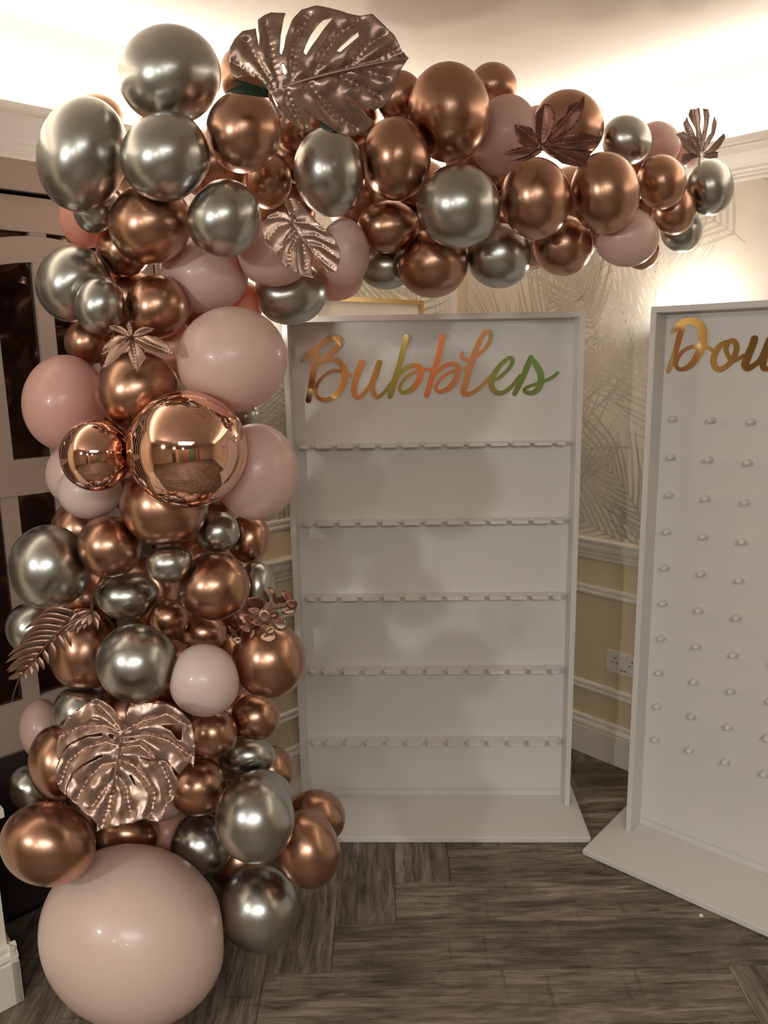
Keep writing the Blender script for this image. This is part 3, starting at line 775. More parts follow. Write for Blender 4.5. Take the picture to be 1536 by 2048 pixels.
# ------------------------------------------------------------------ balloons
# cx, cy, rx, ry, rotation(deg), kind, layer, label
S_, C_, P_, O_ = 'silver', 'copper', 'pink', 'orb'
BAL = [
 (340,152,105,101,35,S_,2,'largest silver chrome balloon, topmost of the whole garland at upper left'),
 (166,311,93,117,5,S_,2,'tall silver chrome balloon at the upper left outer bend, beside the cornice'),
 (333,316,92,92,0,S_,1,'round silver chrome balloon in front, directly below the topmost silver one'),
 (487,265,77,84,0,C_,1,'copper chrome balloon just below the stem of the big top monstera leaf'),
 (190,240,58,53,0,C_,4,'copper balloon sliver peeking over the tall upper left silver balloon'),
 (490,150,53,62,0,C_,4,'copper balloon peeking out left of the big top monstera leaf'),
 (178,432,60,66,0,'peach',4,'glowing peach balloon behind the upper left outer edge, above the dark door glass'),
 (196,420,50,50,0,S_,3,'silver balloon mostly hidden under the tall upper left silver one'),
 (301,448,84,83,0,C_,2,'large copper balloon at the inside of the upper left bend, below two silver ones'),
 (448,438,75,80,0,S_,1,'silver balloon at the arch corner, right of a large copper one'),
 (248,497,58,59,0,C_,3,'copper balloon tucked low left behind the large copper one at the bend'),
 (538,362,46,58,0,C_,3,'small copper balloon between two silver ones above the mid monstera leaf'),
 (660,346,72,91,-8,S_,2,'upright oval silver balloon under the big top monstera leaf'),
 (596,250,55,60,0,C_,4,'dark copper balloon in shade beneath the big top monstera leaf'),
 (700,235,60,58,0,C_,4,'copper balloon glimpsed below the right part of the big top monstera leaf'),
 (792,319,70,85,0,C_,2,'oval copper balloon right of the silver one under the top monstera leaf'),
 (897,227,84,102,0,C_,2,'largest copper balloon of the arch, egg shaped with its narrow end down'),
 (798,195,50,55,0,C_,3,'copper balloon touching the pointed tip of the big top monstera leaf'),
 (986,172,48,48,0,C_,4,'copper balloon on top of the arch behind the egg shaped one'),
 (1008,272,66,84,15,P_,3,'tall pale pink balloon on the arch left of the dark copper leaf'),
 (1078,236,30,26,0,P_,5,'small pink sliver between the pale pink balloon and the one behind the dark leaf'),
 (1137,252,71,73,0,C_,3,'copper balloon behind the dark copper fatsia leaf on the arch'),
 (1253,281,51,51,0,S_,3,'grey silver balloon on top of the arch right of the dark copper leaf'),
 (1316,288,45,46,0,P_,4,'pink balloon on top of the arch behind the grey silver one'),
 (1368,300,34,38,0,P_,5,'dull pink balloon behind the small leaf at the arch end'),
 (1419,375,49,58,5,S_,3,'silver balloon at the far right end of the arch under the small leaf'),
 (1323,365,50,56,0,C_,2,'smooth brown copper balloon near the right end of the arch'),
 (1347,418,46,53,0,C_,3,'copper balloon with a bright lower rim near the right arch end'),
 (1210,387,70,83,0,C_,1,'copper balloon in the front of the arch below the dark leaf, right one of two'),
 (1071,398,71,83,0,C_,1,'copper balloon in the front of the arch below the dark leaf, left one of two'),
 (917,414,84,85,0,S_,1,'large round silver balloon in the middle of the arch front'),
 (776,455,63,54,0,C_,3,'copper balloon under the oval copper one, left of the arch middle silver'),
 (863,527,73,70,0,C_,3,'red brown copper balloon hanging lowest under the middle of the arch'),
 (772,532,58,48,0,S_,4,'silver balloon peeking under the arch above the gold picture frame'),
 (997,512,66,66,0,S_,3,'silver balloon hanging below the arch right of the red brown one'),
 (1125,491,60,62,0,C_,3,'copper balloon hanging below the arch between the silver and the pink one'),
 (1251,474,67,61,0,P_,2,'pale pink balloon hanging under the right part of the arch'),
 (1282,502,37,38,0,C_,4,'copper crescent behind the pale pink balloon under the right arch'),
 (1362,460,43,46,0,S_,4,'small silver balloon hanging lowest at the right end of the arch'),
 (1163,492,27,27,0,S_,5,'tiny bluish silver sliver behind the pink balloon under the arch'),
 (690,506,51,70,0,P_,3,'pale pink balloon to the right of the mid monstera leaf'),
 (668,553,62,50,0,P_,5,'pink balloon low behind the mid monstera leaf, above the board corner'),
 (549,508,80,66,0,P_,3,'pale pink balloon to the left of the mid monstera leaf'),
 (411,549,91,80,0,P_,3,'pale pink balloon in the inner corner of the arch under the silver one'),
 (580,585,76,66,0,S_,4,'silver balloon hanging over the upper left corner of the Bubbles board'),
 (149,568,78,78,0,S_,3,'silver balloon on the left outer edge before the arched door glass'),
 (201,612,53,58,0,S_,2,'small silver balloon in front of a larger silver one on the left edge'),
 (314,614,66,65,0,C_,3,'copper balloon above the small six-lobed leaf cluster'),
 (178,684,50,46,0,C_,4,'small brown copper balloon left of the small leaf cluster'),
 (478,608,52,48,0,'peach',5,'orange pink balloon glimpsed above the biggest pink one of the column'),
 (345,700,56,60,0,'peach',4,'glowing peach balloon right of the small leaf cluster'),
 (465,720,111,106,0,P_,2,'big pale pink balloon beside the B of the Bubbles lettering'),
 (130,806,86,96,0,'peachpink',3,'deep pink balloon on the left outer edge in front of the dark door glass'),
 (276,782,86,79,0,C_,2,'golden copper balloon directly under the small leaf cluster'),
 (376,899,122,119,0,O_,1,'largest mirror rose gold foil orb in the middle of the column'),
 (192,910,73,73,0,O_,1,'smaller mirror rose gold foil orb left of the largest orb'),
 (512,944,86,97,0,P_,2,'pale pink balloon right of the largest orb, over the board edge'),
 (493,832,28,28,0,S_,4,'tiny grey silver piece between two pale pink balloons beside the board'),
 (180,982,65,57,0,'pale',3,'whitish pink balloon under the smaller foil orb'),
 (146,948,55,62,0,P_,4,'dusky pink balloon behind the smaller foil orb at the left edge'),
 (329,1012,90,86,0,C_,2,'large copper balloon directly under the largest foil orb'),
 (220,1093,67,62,0,C_,2,'red copper balloon left below the large one under the orb'),
 (100,1134,84,85,0,S_,2,'large dark silver balloon on the left edge above the palm frond'),
 (436,1064,45,42,0,S_,3,'small silver balloon under the right side of the largest orb'),
 (498,1077,44,50,0,C_,4,'copper balloon beside the chair rail right of a small silver one'),
 (340,1127,49,40,0,S_,2,'small flattened silver balloon in the middle of the column'),
 (428,1173,75,68,0,C_,2,'copper balloon with several highlights left of the round-leaved sprig'),
 (513,1172,37,50,0,S_,3,'silver balloon above the round-leaved sprig beside the wall'),
 (256,1194,64,47,0,S_,3,'flattened dark silver balloon right of the palm frond stem'),
 (336,1236,43,39,20,C_,3,'small copper balloon in the shaded centre of the column'),
 (407,1266,48,40,0,C_,4,'small copper balloon above the pale pink one in the lower column'),
 (64,1257,54,54,0,'silverdark',4,'dim grey balloon behind the palm frond at the left edge'),
 (170,1300,74,86,0,C_,4,'dark copper balloon behind the palm frond'),
 (275,1326,83,80,0,S_,1,'large shiny silver balloon right above the bottom monstera leaf'),
 (409,1360,73,73,0,'pale',1,'small pale pink balloon in the front of the lower column'),
 (538,1319,75,77,0,C_,2,'copper balloon under the round-leaved sprig over the board edge'),
 (511,1434,49,47,0,C_,3,'small copper balloon below the one under the round-leaved sprig'),
 (425,1465,51,51,0,C_,2,'copper balloon right of the bottom monstera leaf, below the pale pink one'),
 (162,1427,58,60,0,S_,3,'grey silver balloon behind the top left of the bottom monstera leaf'),
 (82,1458,44,61,0,'duskpink',4,'dull pink balloon at the lower left edge beside the door panel'),
 (118,1525,62,78,0,C_,2,'copper balloon left behind the bottom monstera leaf'),
 (58,1578,44,48,0,S_,4,'silver balloon peeking out above the lowest left copper one'),
 (97,1687,97,86,0,C_,1,'large copper balloon at the lower left corner above the low ledge'),
 (498,1512,54,40,0,S_,4,'silver balloon behind the wall side of the lower column'),
 (395,1572,63,60,0,C_,3,'copper balloon with low highlights right of the bottom monstera leaf'),
 (520,1598,68,62,0,S_,3,'silver balloon showing as a rim over the front bottom silver one'),
 (510,1636,80,91,0,S_,1,'shiny oval silver balloon in the front beside the board base'),
 (634,1634,57,57,0,C_,4,'copper balloon lying furthest right over the white board base'),
 (614,1697,65,81,-12,C_,2,'long copper balloon at the lower right of the column foot'),
 (402,1690,62,66,0,S_,3,'dark silver balloon between the huge pink one and the oval silver one'),
 (519,1817,80,90,0,S_,2,'silver balloon standing on the floor right of the huge pink one'),
 (270,1866,189,188,0,'pinkbig',1,'huge pale pink balloon resting on the floor at the bottom'),
 (255,1668,66,46,0,C_,3,'copper balloon squeezed between the bottom leaf and the huge pink one'),
 (335,1665,52,52,0,'peach',4,'orange pink balloon in the gap above the huge pink one'),
 (318,1478,70,78,0,C_,3,'copper balloon behind the right half of the bottom monstera leaf'),
 (325,1585,52,56,0,'duskpink',3,'dusky pink balloon behind the lower right edge of the bottom leaf'),
]
# balloons inside the garland, seen only through gaps
INNER = [(430,330,62),(600,300,62),(560,430,60),(720,400,60),(840,390,60),(960,330,60),(1040,420,60),(1060,480,50),(1150,400,58),(1190,430,50),(1265,350,45),(1290,410,45),(690,290,60),(800,480,55),(960,450,58),
         (400,480,60),(250,600,55),(400,640,60),(260,700,55),(250,850,60),(430,830,60),(420,980,60),(270,960,55),(160,1060,50),(300,1180,62),(260,400,60),
         (400,1120,55),(170,1200,55),(440,1330,60),(340,1350,60),(250,1430,60),(450,1540,58),(350,1620,58),(200,1600,60),(120,1620,50),(440,1620,55),(540,1540,42),(480,1720,55),(330,1280,55),(500,1240,48),(460,1420,50)]
M['peachpink'] = latex('deep_pink_latex', (0.74, 0.46, 0.40), (0.95, 0.4, 0.28))
M['duskpink'] = latex('dusky_pink_latex', (0.60, 0.42, 0.37), (0.8, 0.4, 0.3))
M['pinkbig'] = latex('large_pale_pink_latex', (0.80, 0.62, 0.54), (0.95, 0.5, 0.36), 0.15)
M['silverdark'] = M['silver']

items = [list(b) for b in BAL] + [[x, y, r * 1.2, r * 1.2, 0, C_, 5.2, None] for x, y, r in INNER]
NB = len(items)
def y_front(cx, cy):
    if cy > 700: return 1.70
    f_ = min(1, max(0, (cx - 330) / 1100)); return 1.72 + 0.30 * f_
Y = np.array([y_front(b[0], b[1]) + (b[6] - 1) * 0.085 for b in items])
names_ = {b[7]: i for i, b in enumerate(items) if b[7]}
fix = {}
for i, b in enumerate(items):
    if b[5] == 'pinkbig': Y[i] = 1.685; fix[i] = 1
    if b[0] == 97 and b[1] == 1687: Y[i] = 1.60; fix[i] = 1
cxy = np.array([[b[0], b[1]] for b in items], float); rr = np.array([(b[2] + b[3]) / 2 for b in items])
for it in range(260):
    C3 = np.array([at_y(cxy[i, 0], cxy[i, 1], Y[i]) for i in range(NB)])
    dep = (C3 - EYE) @ fwd; R3 = rr * dep / FPX
    D = np.linalg.norm(C3[:, None] - C3[None], axis=2)
    need = 0.88 * (R3[:, None] + R3[None]); np.fill_diagonal(need, 0)
    dY = np.zeros(NB)
    for i in range(NB):
        for j in range(i + 1, NB):
            if D[i, j] < need[i, j]:
                li, lj = items[i][6], items[j][6]
                a, b = (i, j) if (li < lj or (li == lj and Y[i] <= Y[j])) else (j, i)    # a in front
                push = (need[i, j] - D[i, j]) * 0.35
                dY[a] -= push * 0.35; dY[b] += push * 0.65
    for i in fix: dY[i] = 0
    Y = Y + np.clip(dY, -0.02, 0.02)
    Y0 = np.array([y_front(b[0], b[1]) + (b[6] - 1) * 0.085 for b in items])
    Y = Y + 0.025 * (Y0 - Y) * np.array([0 if i in fix else 1 for i in range(NB)])
    # stay off the left wall
    for i in range(NB):
        dist = (C3[i] - K) @ nL
        if dist < R3[i] * 0.95 + 0.02 and i not in fix: Y[i] -= 0.01

# ellipsoid frames
ax = []
C3 = np.array([at_y(cxy[i, 0], cxy[i, 1], Y[i]) for i in range(NB)])
for i, b in enumerate(items):
    c = C3[i]; v = c - EYE; v /= np.linalg.norm(v)
    e1 = camR - v * (camR @ v); e1 /= np.linalg.norm(e1); e2 = np.cross(e1, v)
    h = 1e-3; J = np.stack([(proj(c + e1 * h) - proj(c - e1 * h)) / (2 * h), (proj(c + e2 * h) - proj(c - e2 * h)) / (2 * h)], 1)
    a = math.radians(b[4]); R = np.array([[math.cos(a), -math.sin(a)], [math.sin(a), math.cos(a)]])
    Mi = R @ np.diag([b[2] ** 2, b[3] ** 2]) @ R.T; Ji = np.linalg.inv(J); Ml = Ji @ Mi @ Ji.T
    w, V = np.linalg.eigh(Ml); s = np.sqrt(w)
    A = (e1 * V[0, 0] + e2 * V[1, 0]) * s[0]; B = (e1 * V[0, 1] + e2 * V[1, 1]) * s[1]
    rm = math.sqrt(s[0] * s[1]); k = 1 - 0.35 * (rm / np.linalg.norm(c - EYE)) ** 2
    Cc = v * rm * 1.03
    if A @ np.cross(B, Cc) < 0: B = -B
    ax.append(np.stack([A * k, B * k, Cc]))


def unit_balloon(seg=60, rings=40):
    prof = []
    for i in range(rings + 1):
        th = math.pi * 0.955 * i / rings
        prof.append((math.sin(th), -math.cos(th)))
    r_end, z_end = prof[-1]
    prof += [(0.105, 1.03), (0.085, 1.09), (0.080, 1.14), (0.095, 1.17), (0.110, 1.19), (0.06, 1.20), (0.0, 1.20)]
    prof[0] = (0.0, -1.0)
    vs = [(0, 0, -1.0)]
    for r, z in prof[1:-1]:
        for k in range(seg): vs.append((r * math.cos(2 * math.pi * k / seg), r * math.sin(2 * math.pi * k / seg), z))
    vs.append((0, 0, prof[-1][1])); n = len(prof) - 2
    fs = [(0, 1 + (k + 1) % seg, 1 + k) for k in range(seg)]
    for i in range(n - 1):
        for k in range(seg):
            a = 1 + i * seg + k; b = 1 + i * seg + (k + 1) % seg; fs.append((a, b, b + seg, a + seg))
    last = 1 + (n - 1) * seg
    fs += [(last + k, last + (k + 1) % seg, len(vs) - 1) for k in range(seg)]
    return np.array(vs), fs


UV, UF = unit_balloon()
UVs, UFs = unit_balloon(28, 18)


def support(A, n): return math.sqrt(((A @ n) ** 2).sum())


planes_world = [(np.array([0, 0, 0.001]), Z3), (WL(0, 0, 0.025), nL), (WR(0, 0, 0.025), nR), (np.array([-0.318, 2.50, 0]), np.array([0.03, -1.0, 0]) / math.hypot(0.03, 1))]
def squash(i, V):
    """press balloon i flat where its neighbours touch it"""
    b = items[i]; c = C3[i]
    for rep in range(3):
        for j in range(NB):
            if j == i: continue
            d = C3[j] - c; L_ = np.linalg.norm(d)
            if L_ > 0.6: continue
            n = d / L_; hi, hj = support(ax[i], n), support(ax[j], n)
            if hi + hj <= L_: continue
            t = L_ * hi / (hi + hj) - 0.0006
            if b[7] is None and items[j][7]: t -= 0.008          # inner balloons give way
            if b[7] and items[j][7] is None: t += 0.010
            s = V @ n; kk = 0.009
            sn = 0.5 * (s + t - np.sqrt((s - t) ** 2 + kk ** 2))
            if rep: sn = np.minimum(s, t)
            V = V + np.outer(np.where(s < t - 0.05, s, sn) - s, n)
    for P0, n in planes_world:
        dist = (V + c - P0) @ n
        V = V + np.outer(np.maximum(0, -dist), n)
    return V


for i, b in enumerate(items):
    c = C3[i]; A = ax[i]
    uv, uf = (UV, UF) if b[7] else (UVs, UFs)
    V = squash(i, uv @ A)
    kind = b[5]
    nm = {'silver': 'silver_balloon', 'silverdark': 'silver_balloon', 'copper': 'copper_balloon', 'orb': 'foil_balloon'}.get(kind, 'pink_balloon')
    o = mesh_obj(nm, V, uf, M[kind], None, True, c)
    if b[7]: tag(o, b[7], 'balloon', 'balloons of the garland')
    else: tag(o, 'copper balloon inside the garland, glimpsed only through gaps', 'balloon', 'inner balloons of the garland')
    if kind == 'orb':
        v = A[2] / np.linalg.norm(A[2]); q = A[0] / np.linalg.norm(A[0]); w = np.cross(v, q)
        nn = v * 0.86 + np.array([0.12, 0, 0.45]); nn /= np.linalg.norm(nn)
        p1 = np.cross(nn, q); p1 /= np.linalg.norm(p1); p2 = np.cross(nn, p1); r0 = np.linalg.norm(A[0])
        mb = MB(); ring = []
        for k in range(72):
            a = 2 * math.pi * k / 72; dd = p1 * math.cos(a) + p2 * math.sin(a)
            Ai = np.linalg.inv(A); L_ = 1 / np.linalg.norm(dd @ Ai); ring.append(dd * (L_ + 0.0002))
        ring = list(squash(i, np.array(ring)) * 0.9995)
        mb.tube(ring, 0.0009, 5, True); mb.build('seam', M['orb'], o, True)


# ------------------------------------------------------------------ leaves
def pt_in(p, poly):
    x, y = p; r = False; n = len(poly)
    for i in range(n):
        x1, y1 = poly[i]; x2, y2 = poly[(i + 1) % n]
        if (y1 > y) != (y2 > y) and x < (x2 - x1) * (y - y1) / (y2 - y1) + x1: r = not r
    return r


def seg_d(P, a, b):
    ab = b - a; t = np.clip(((P - a) @ ab) / (ab @ ab + 1e-9), 0, 1); q = a + t[:, None] * ab
    return np.linalg.norm(P - q, axis=1), t * np.linalg.norm(ab)


def blade(name, m, parent, base, outline, veins, holes, Yp, tilt, step, amp, droop, mid, solid=0.0009, pucker=0.0012, frac=0.0):
    """outline etc. in photograph pixels, laid on a plane at distance Yp tilted by (tx, tz)"""
    tx, tz = tilt
    c0 = np.mean(outline, axis=0); P0 = at_y(c0[0], c0[1], Yp)
    n = np.array([tx, -1.0, tz]); n /= np.linalg.norm(n)
    ol = [np.array(p, float) for p in outline]
    # resample the outline
    def dens(poly):
        out = []
        for i in range(len(poly)):
            a, b = poly[i], poly[(i + 1) % len(poly)]; k = max(1, int(np.linalg.norm(b - a) / step))
            for j in range(k): out.append(a + (b - a) * j / k)
        return out
    o2 = dens(ol); H2 = [dens([np.array(p, float) for p in h]) for h in holes]
    pts = list(o2); edges = [(i, (i + 1) % len(o2)) for i in range(len(o2))]
    for h in H2:
        k = len(pts); pts += h; edges += [(k + i, k + (i + 1) % len(h)) for i in range(len(h))]
    xs = [p[0] for p in ol]; ys = [p[1] for p in ol]
    allb = np.array(pts)
    for x in np.arange(min(xs), max(xs), step):
        for y in np.arange(min(ys), max(ys), step):
            q = np.array([x + random.uniform(-.2, .2) * step, y + random.uniform(-.2, .2) * step])
            if pt_in(q, ol) and not any(pt_in(q, h) for h in holes) and np.min(np.abs(allb - q).sum(1)) > step * 0.5: pts.append(q)
    vs, es, fs, *_ = delaunay_2d_cdt([Vector((float(p[0]), float(p[1]))) for p in pts], edges, [], 0, 1e-4)
    V2 = np.array([[p.x, p.y] for p in vs])
    keep = []
    for f in fs:
        c = V2[list(f)].mean(0)
        if pt_in(c, ol) and not any(pt_in(c, h) for h in holes): keep.append(f)
    dmin = np.full(len(V2), 1e9); par = np.zeros(len(V2))
    for vn in veins:
        vn = [np.array(p, float) for p in vn]
        acc = 0
        for a, b in zip(vn[:-1], vn[1:]):
            d, t = seg_d(V2, a, b); mask = d < dmin; par = np.where(mask, t + acc, par); dmin = np.minimum(dmin, d); acc += np.linalg.norm(b - a)
    dm = np.full(len(V2), 1e9)
    for a, b in zip(mid[:-1], mid[1:]):
        d, _ = seg_d(V2, np.array(a, float), np.array(b, float)); dm = np.minimum(dm, d)
    lam = step * 2.6
    h = amp * (1 - np.exp(-(dmin / lam) ** 1.3)) - droop * (dm / 100.0) ** 1.6
    h += pucker * np.sin(par / step * 2.1) * np.exp(-(dmin / (step * 1.5)) ** 2) * (dmin > 0.4 * step)
    h += amp * 0.25 * np.sin(V2[:, 0] * 0.11 + 1.3 * np.sin(V2[:, 1] * 0.07)) * np.minimum(1, dmin / lam)
    W3 = np.array([at_pl(p[0], p[1], P0, n) for p in V2]) + np.outer(h, n)
    o = mesh_obj(name, W3 - base, keep, m, parent, True)
    sm = o.modifiers.new('thickness', 'SOLIDIFY'); sm.thickness = solid; sm.offset = -1
    return o


def S2(pts, x0, y0, sc): return [(x0 + a / sc, y0 + b / sc) for a, b in pts]


def stem(parent, base, pts, r, m, Yp=None):
    mb = MB(); P = [at_y(p[0], p[1], p[2] if len(p) > 2 else Yp) for p in pts]
    P = catmull(P, 5); mb.tube([p - base for p in P], np.linspace(r, r * 0.55, len(P)).tolist(), 8)
    return mb.build('stem', m, parent, True)


# --- big monstera leaf on top
f = lambda p: S2(p, 430, 0, 3.657)
YT = 1.525
base = at_y(540, 185, YT); t = empty('monstera_leaf', base)
tag(t, 'largest rose gold monstera leaf with open slits, on top of the garland against the ceiling', 'leaf', 'rose gold foliage of the garland')
out = f([(392, 668), (352, 610), (300, 560), (230, 560), (165, 575), (112, 550), (103, 440), (108, 335), (145, 262), (200, 205), (298, 183), (306, 240), (322, 330), (326, 250), (316, 180), (314, 118), (360, 78), (412, 53), (520, 72),
         (505, 120), (482, 250), (474, 385), (488, 402), (505, 350), (520, 260), (566, 130), (585, 100), (640, 38), (740, 14), (850, 34), (972, 86), (1060, 98), (1155, 95), (1222, 170), (1312, 262), (1345, 330), (1362, 378), (1417, 425), (1372, 488), (1350, 525),
         (1322, 650), (1290, 712), (1230, 780), (1165, 802), (1098, 775), (1010, 722), (940, 690), (985, 745), (1095, 805), (1110, 832), (1178, 882), (1120, 942), (1040, 980), (960, 992), (900, 960), (840, 925), (740, 860), (640, 790), (690, 880), (730, 935), (690, 962), (600, 935), (520, 860), (470, 790), (430, 720)])
mid = f([(395, 675), (550, 610), (720, 565), (900, 512), (1100, 465), (1300, 435), (1412, 425)])
veins = [mid] + [f(v) for v in ([(430, 640), (330, 470), (230, 290)], [(470, 620), (430, 480), (400, 300), (380, 150)], [(560, 590), (580, 440), (610, 250), (700, 90)], [(720, 560), (790, 400), (900, 250), (1080, 130)],
      [(930, 505), (1010, 460), (1130, 330), (1230, 260)], [(1050, 480), (1180, 430), (1330, 370)], [(1000, 490), (1120, 520), (1250, 560)], [(880, 530), (1000, 600), (1200, 690)], [(680, 600), (750, 690), (880, 820), (1040, 920)], [(520, 640), (560, 760), (660, 900)], [(400, 670), (260, 540), (140, 450)])]
holes = [f([(868, 116), (800, 132), (752, 180), (705, 245), (665, 330), (648, 385), (668, 405), (700, 350), (760, 265), (800, 205)]), f([(1045, 238), (985, 285), (920, 345), (888, 380), (915, 388), (975, 335), (1050, 270)]), f([(486, 475), (500, 468), (522, 520), (515, 552), (496, 535)])]
blade('blade', M['leaf'], t, base, out, veins, holes, YT, (0.15, -0.15), 4.2, 0.010, 0.020, mid, pucker=0.0022)
stem(t, base, [(560, 232, 1.66), (545, 205, 1.56), (542, 185, 1.532), (570, 173, 1.523), (640, 152, 1.522), (745, 128, 1.525), (810, 117, 1.530)], 0.0045, M['leaf'])

# --- mid monstera leaf
f = lambda p: S2(p, 500, 380, 6.98)
YM = 1.66
base = at_y(587, 440, YM); t = empty('monstera_leaf', base)
tag(t, 'medium rose gold monstera leaf hanging over two pale pink balloons at the arch corner', 'leaf', 'rose gold foliage of the garland')
out = f([(590, 385), (545, 350), (530, 280), (495, 220), (495, 165), (560, 108), (650, 138), (740, 220), (860, 370), (1000, 510), (1160, 630), (1210, 740), (1262, 850), (1252, 1030), (1200, 1172), (1090, 1160), (1000, 1060), (930, 960), (868, 865), (850, 980),
         (872, 1180), (900, 1252), (780, 1212), (712, 1190), (690, 1130), (672, 960), (690, 745), (660, 850), (655, 1000), (668, 1165), (600, 1130), (505, 1070), (448, 990), (472, 830), (565, 592), (500, 690), (430, 880), (400, 942), (325, 850), (220, 762), (200, 650), (168, 560), (190, 432), (260, 360), (400, 300), (500, 310), (560, 372)])
mid = f([(580, 380), (650, 580), (800, 760), (950, 950), (1190, 1150)])
veins = [mid] + [f(v) for v in ([(600, 440), (620, 300), (570, 150)], [(620, 460), (800, 470), (1050, 590)], [(700, 640), (900, 640), (1150, 760)], [(800, 760), (1000, 800), (1220, 950)], [(590, 440), (430, 380), (250, 400)], [(600, 460), (400, 520), (250, 680)], [(640, 560), (480, 760), (370, 860)], [(680, 640), (560, 860), (560, 1070)], [(730, 690), (760, 900), (780, 1150)])]
blade('blade', M['leaf'], t, base, out, veins, [], YM, (-0.05, 0.25), 2.6, 0.006, 0.010, mid, pucker=0.0014)
stem(t, base, [(570, 395, 1.80), (580, 420, 1.70), (586, 440, 1.652), (597, 468, 1.650), (625, 500, 1.652), (668, 543, 1.655)], 0.0025, M['leaf'])

# --- bottom monstera leaf
f = lambda p: S2(p, 80, 1380, 4.518)
YB = 1.50
base = at_y(252, 1453, YB); t = empty('monstera_leaf', base)
tag(t, 'large crinkled rose gold monstera leaf low on the column above the huge pink balloon', 'leaf', 'rose gold foliage of the garland')
out = f([(768, 322), (758, 262), (700, 195), (600, 108), (510, 74), (400, 130), (290, 210), (215, 290), (150, 400), (122, 490), (130, 590), (148, 640), (200, 560), (290, 482), (440, 422), (570, 412), (575, 385), (440, 408), (285, 470), (205, 545), (160, 625), (130, 720), (118, 830), (160, 900), (240, 950), (255, 860), (295, 762), (400, 682), (582, 598),
         (575, 580), (390, 672), (285, 750), (243, 870), (240, 935), (300, 1010), (400, 1090), (478, 1140), (522, 1200), (530, 1272), (600, 1242), (700, 1222), (850, 1198), (905, 1170), (950, 1165), (1050, 1200), (1108, 1150), (1138, 1050), (1190, 1000), (1230, 900), (1238, 810), (1180, 690), (1120, 640), (980, 640), (900, 600), (1000, 625), (1130, 640), (1190, 700), (1250, 770), (1338, 662), (1368, 722), (1385, 560), (1376, 400), (1340, 280), (1260, 182), (1150, 122), (1000, 113), (880, 124), (820, 150), (797, 220), (788, 300)])
mid = f([(778, 330), (735, 430), (712, 560), (700, 680), (672, 800), (640, 1000), (560, 1240)])
veins = [mid] + [f(v) for v in ([(750, 380), (650, 250), (520, 130)], [(740, 400), (600, 320), (350, 330), (170, 420)], [(720, 500), (600, 470), (400, 520), (230, 650), (160, 850)], [(705, 650), (560, 670), (430, 800), (330, 980)], [(680, 780), (580, 900), (470, 1050)], [(690, 790), (640, 900), (630, 1120)], [(700, 760), (780, 880), (810, 1090)], [(715, 620), (850, 680), (950, 800), (1030, 950), (990, 1130)], [(730, 520), (900, 500), (1060, 640), (1160, 850), (1150, 960)], [(750, 430), (950, 400), (1150, 460), (1330, 600)], [(790, 350), (930, 280), (1130, 220), (1320, 330)])]
holes = [f([(1098, 322), (1190, 312), (1272, 330), (1278, 455), (1240, 450), (1190, 370)]), f([(625, 400), (655, 392), (690, 405), (685, 435), (650, 432)]), f([(818, 770), (835, 765), (870, 855), (865, 862)]), f([(815, 432), (870, 437), (868, 452), (812, 447)]), f([(485, 246), (555, 258), (540, 264)])]
blade('blade', M['leaf'], t, base, out, veins, holes, YB, (0.0, 0.42), 3.4, 0.014, 0.016, mid, pucker=0.0018)
stem(t, base, [(256, 1400, 1.70), (254, 1430, 1.60), (252, 1453, 1.512), (243, 1475, 1.498), (237, 1510, 1.49), (228, 1560, 1.475), (220, 1590, 1.47)], 0.004, M['leaf'])


def lobed(name, lab, m, Yp, tilt, cen, lobes, x0, y0, sc, amp, stemp, step=3.0):
    ff = lambda p: S2(p, x0, y0, sc)
    cp = ff([cen])[0]; base = at_y(cp[0], cp[1], Yp); t = empty(name, base); tag(t, lab, 'leaf', 'rose gold foliage of the garland')
    for k, (tip, poly) in enumerate(lobes):
        o = ff(poly); md = ff([cen, ((cen[0] + tip[0]) / 2, (cen[1] + tip[1]) / 2), tip])
        blade('lobe', m, t, base, o, [md], [], Yp - 0.004 * (k % 3), tilt, step, amp, amp * 1.2, md, pucker=0.0006)
    stem(t, base, stemp, 0.003, m); return t


lobed('fatsia_leaf', 'dark copper fatsia leaf with spread lobes on top of the arch', M['leafdark'], 1.76, (0.0, -0.1), (300, 385), [
    ((320, 140), [(300, 385), (265, 320), (260, 260), (266, 200), (320, 140), (360, 155), (380, 200), (378, 260), (352, 330), (325, 375)]),
    ((555, 95), [(315, 380), (360, 310), (395, 245), (440, 210), (455, 155), (525, 125), (556, 92), (556, 150), (530, 232), (480, 290), (390, 345)]),
    ((658, 350), [(310, 385), (380, 350), (440, 325), (520, 315), (600, 322), (660, 350), (630, 395), (560, 420), (450, 410), (370, 395)]),
    ((578, 512), [(310, 392), (400, 395), (520, 405), (600, 420), (570, 485), (580, 515), (500, 512), (420, 495), (360, 445)]),
    ((145, 262), [(300, 385), (270, 330), (240, 285), (190, 268), (142, 262), (150, 330), (162, 370), (205, 400), (260, 392)]),
    ((72, 438), [(298, 388), (230, 390), (150, 402), (110, 418), (72, 438), (120, 450), (190, 448), (250, 430)]),
    ((122, 480), [(298, 392), (240, 435), (180, 462), (122, 480), (200, 482), (260, 458), (300, 430)])],
    980, 160, 2.954, 0.006, [(1085, 300, 1.84), (1083, 295, 1.80), (1081, 290, 1.76)])
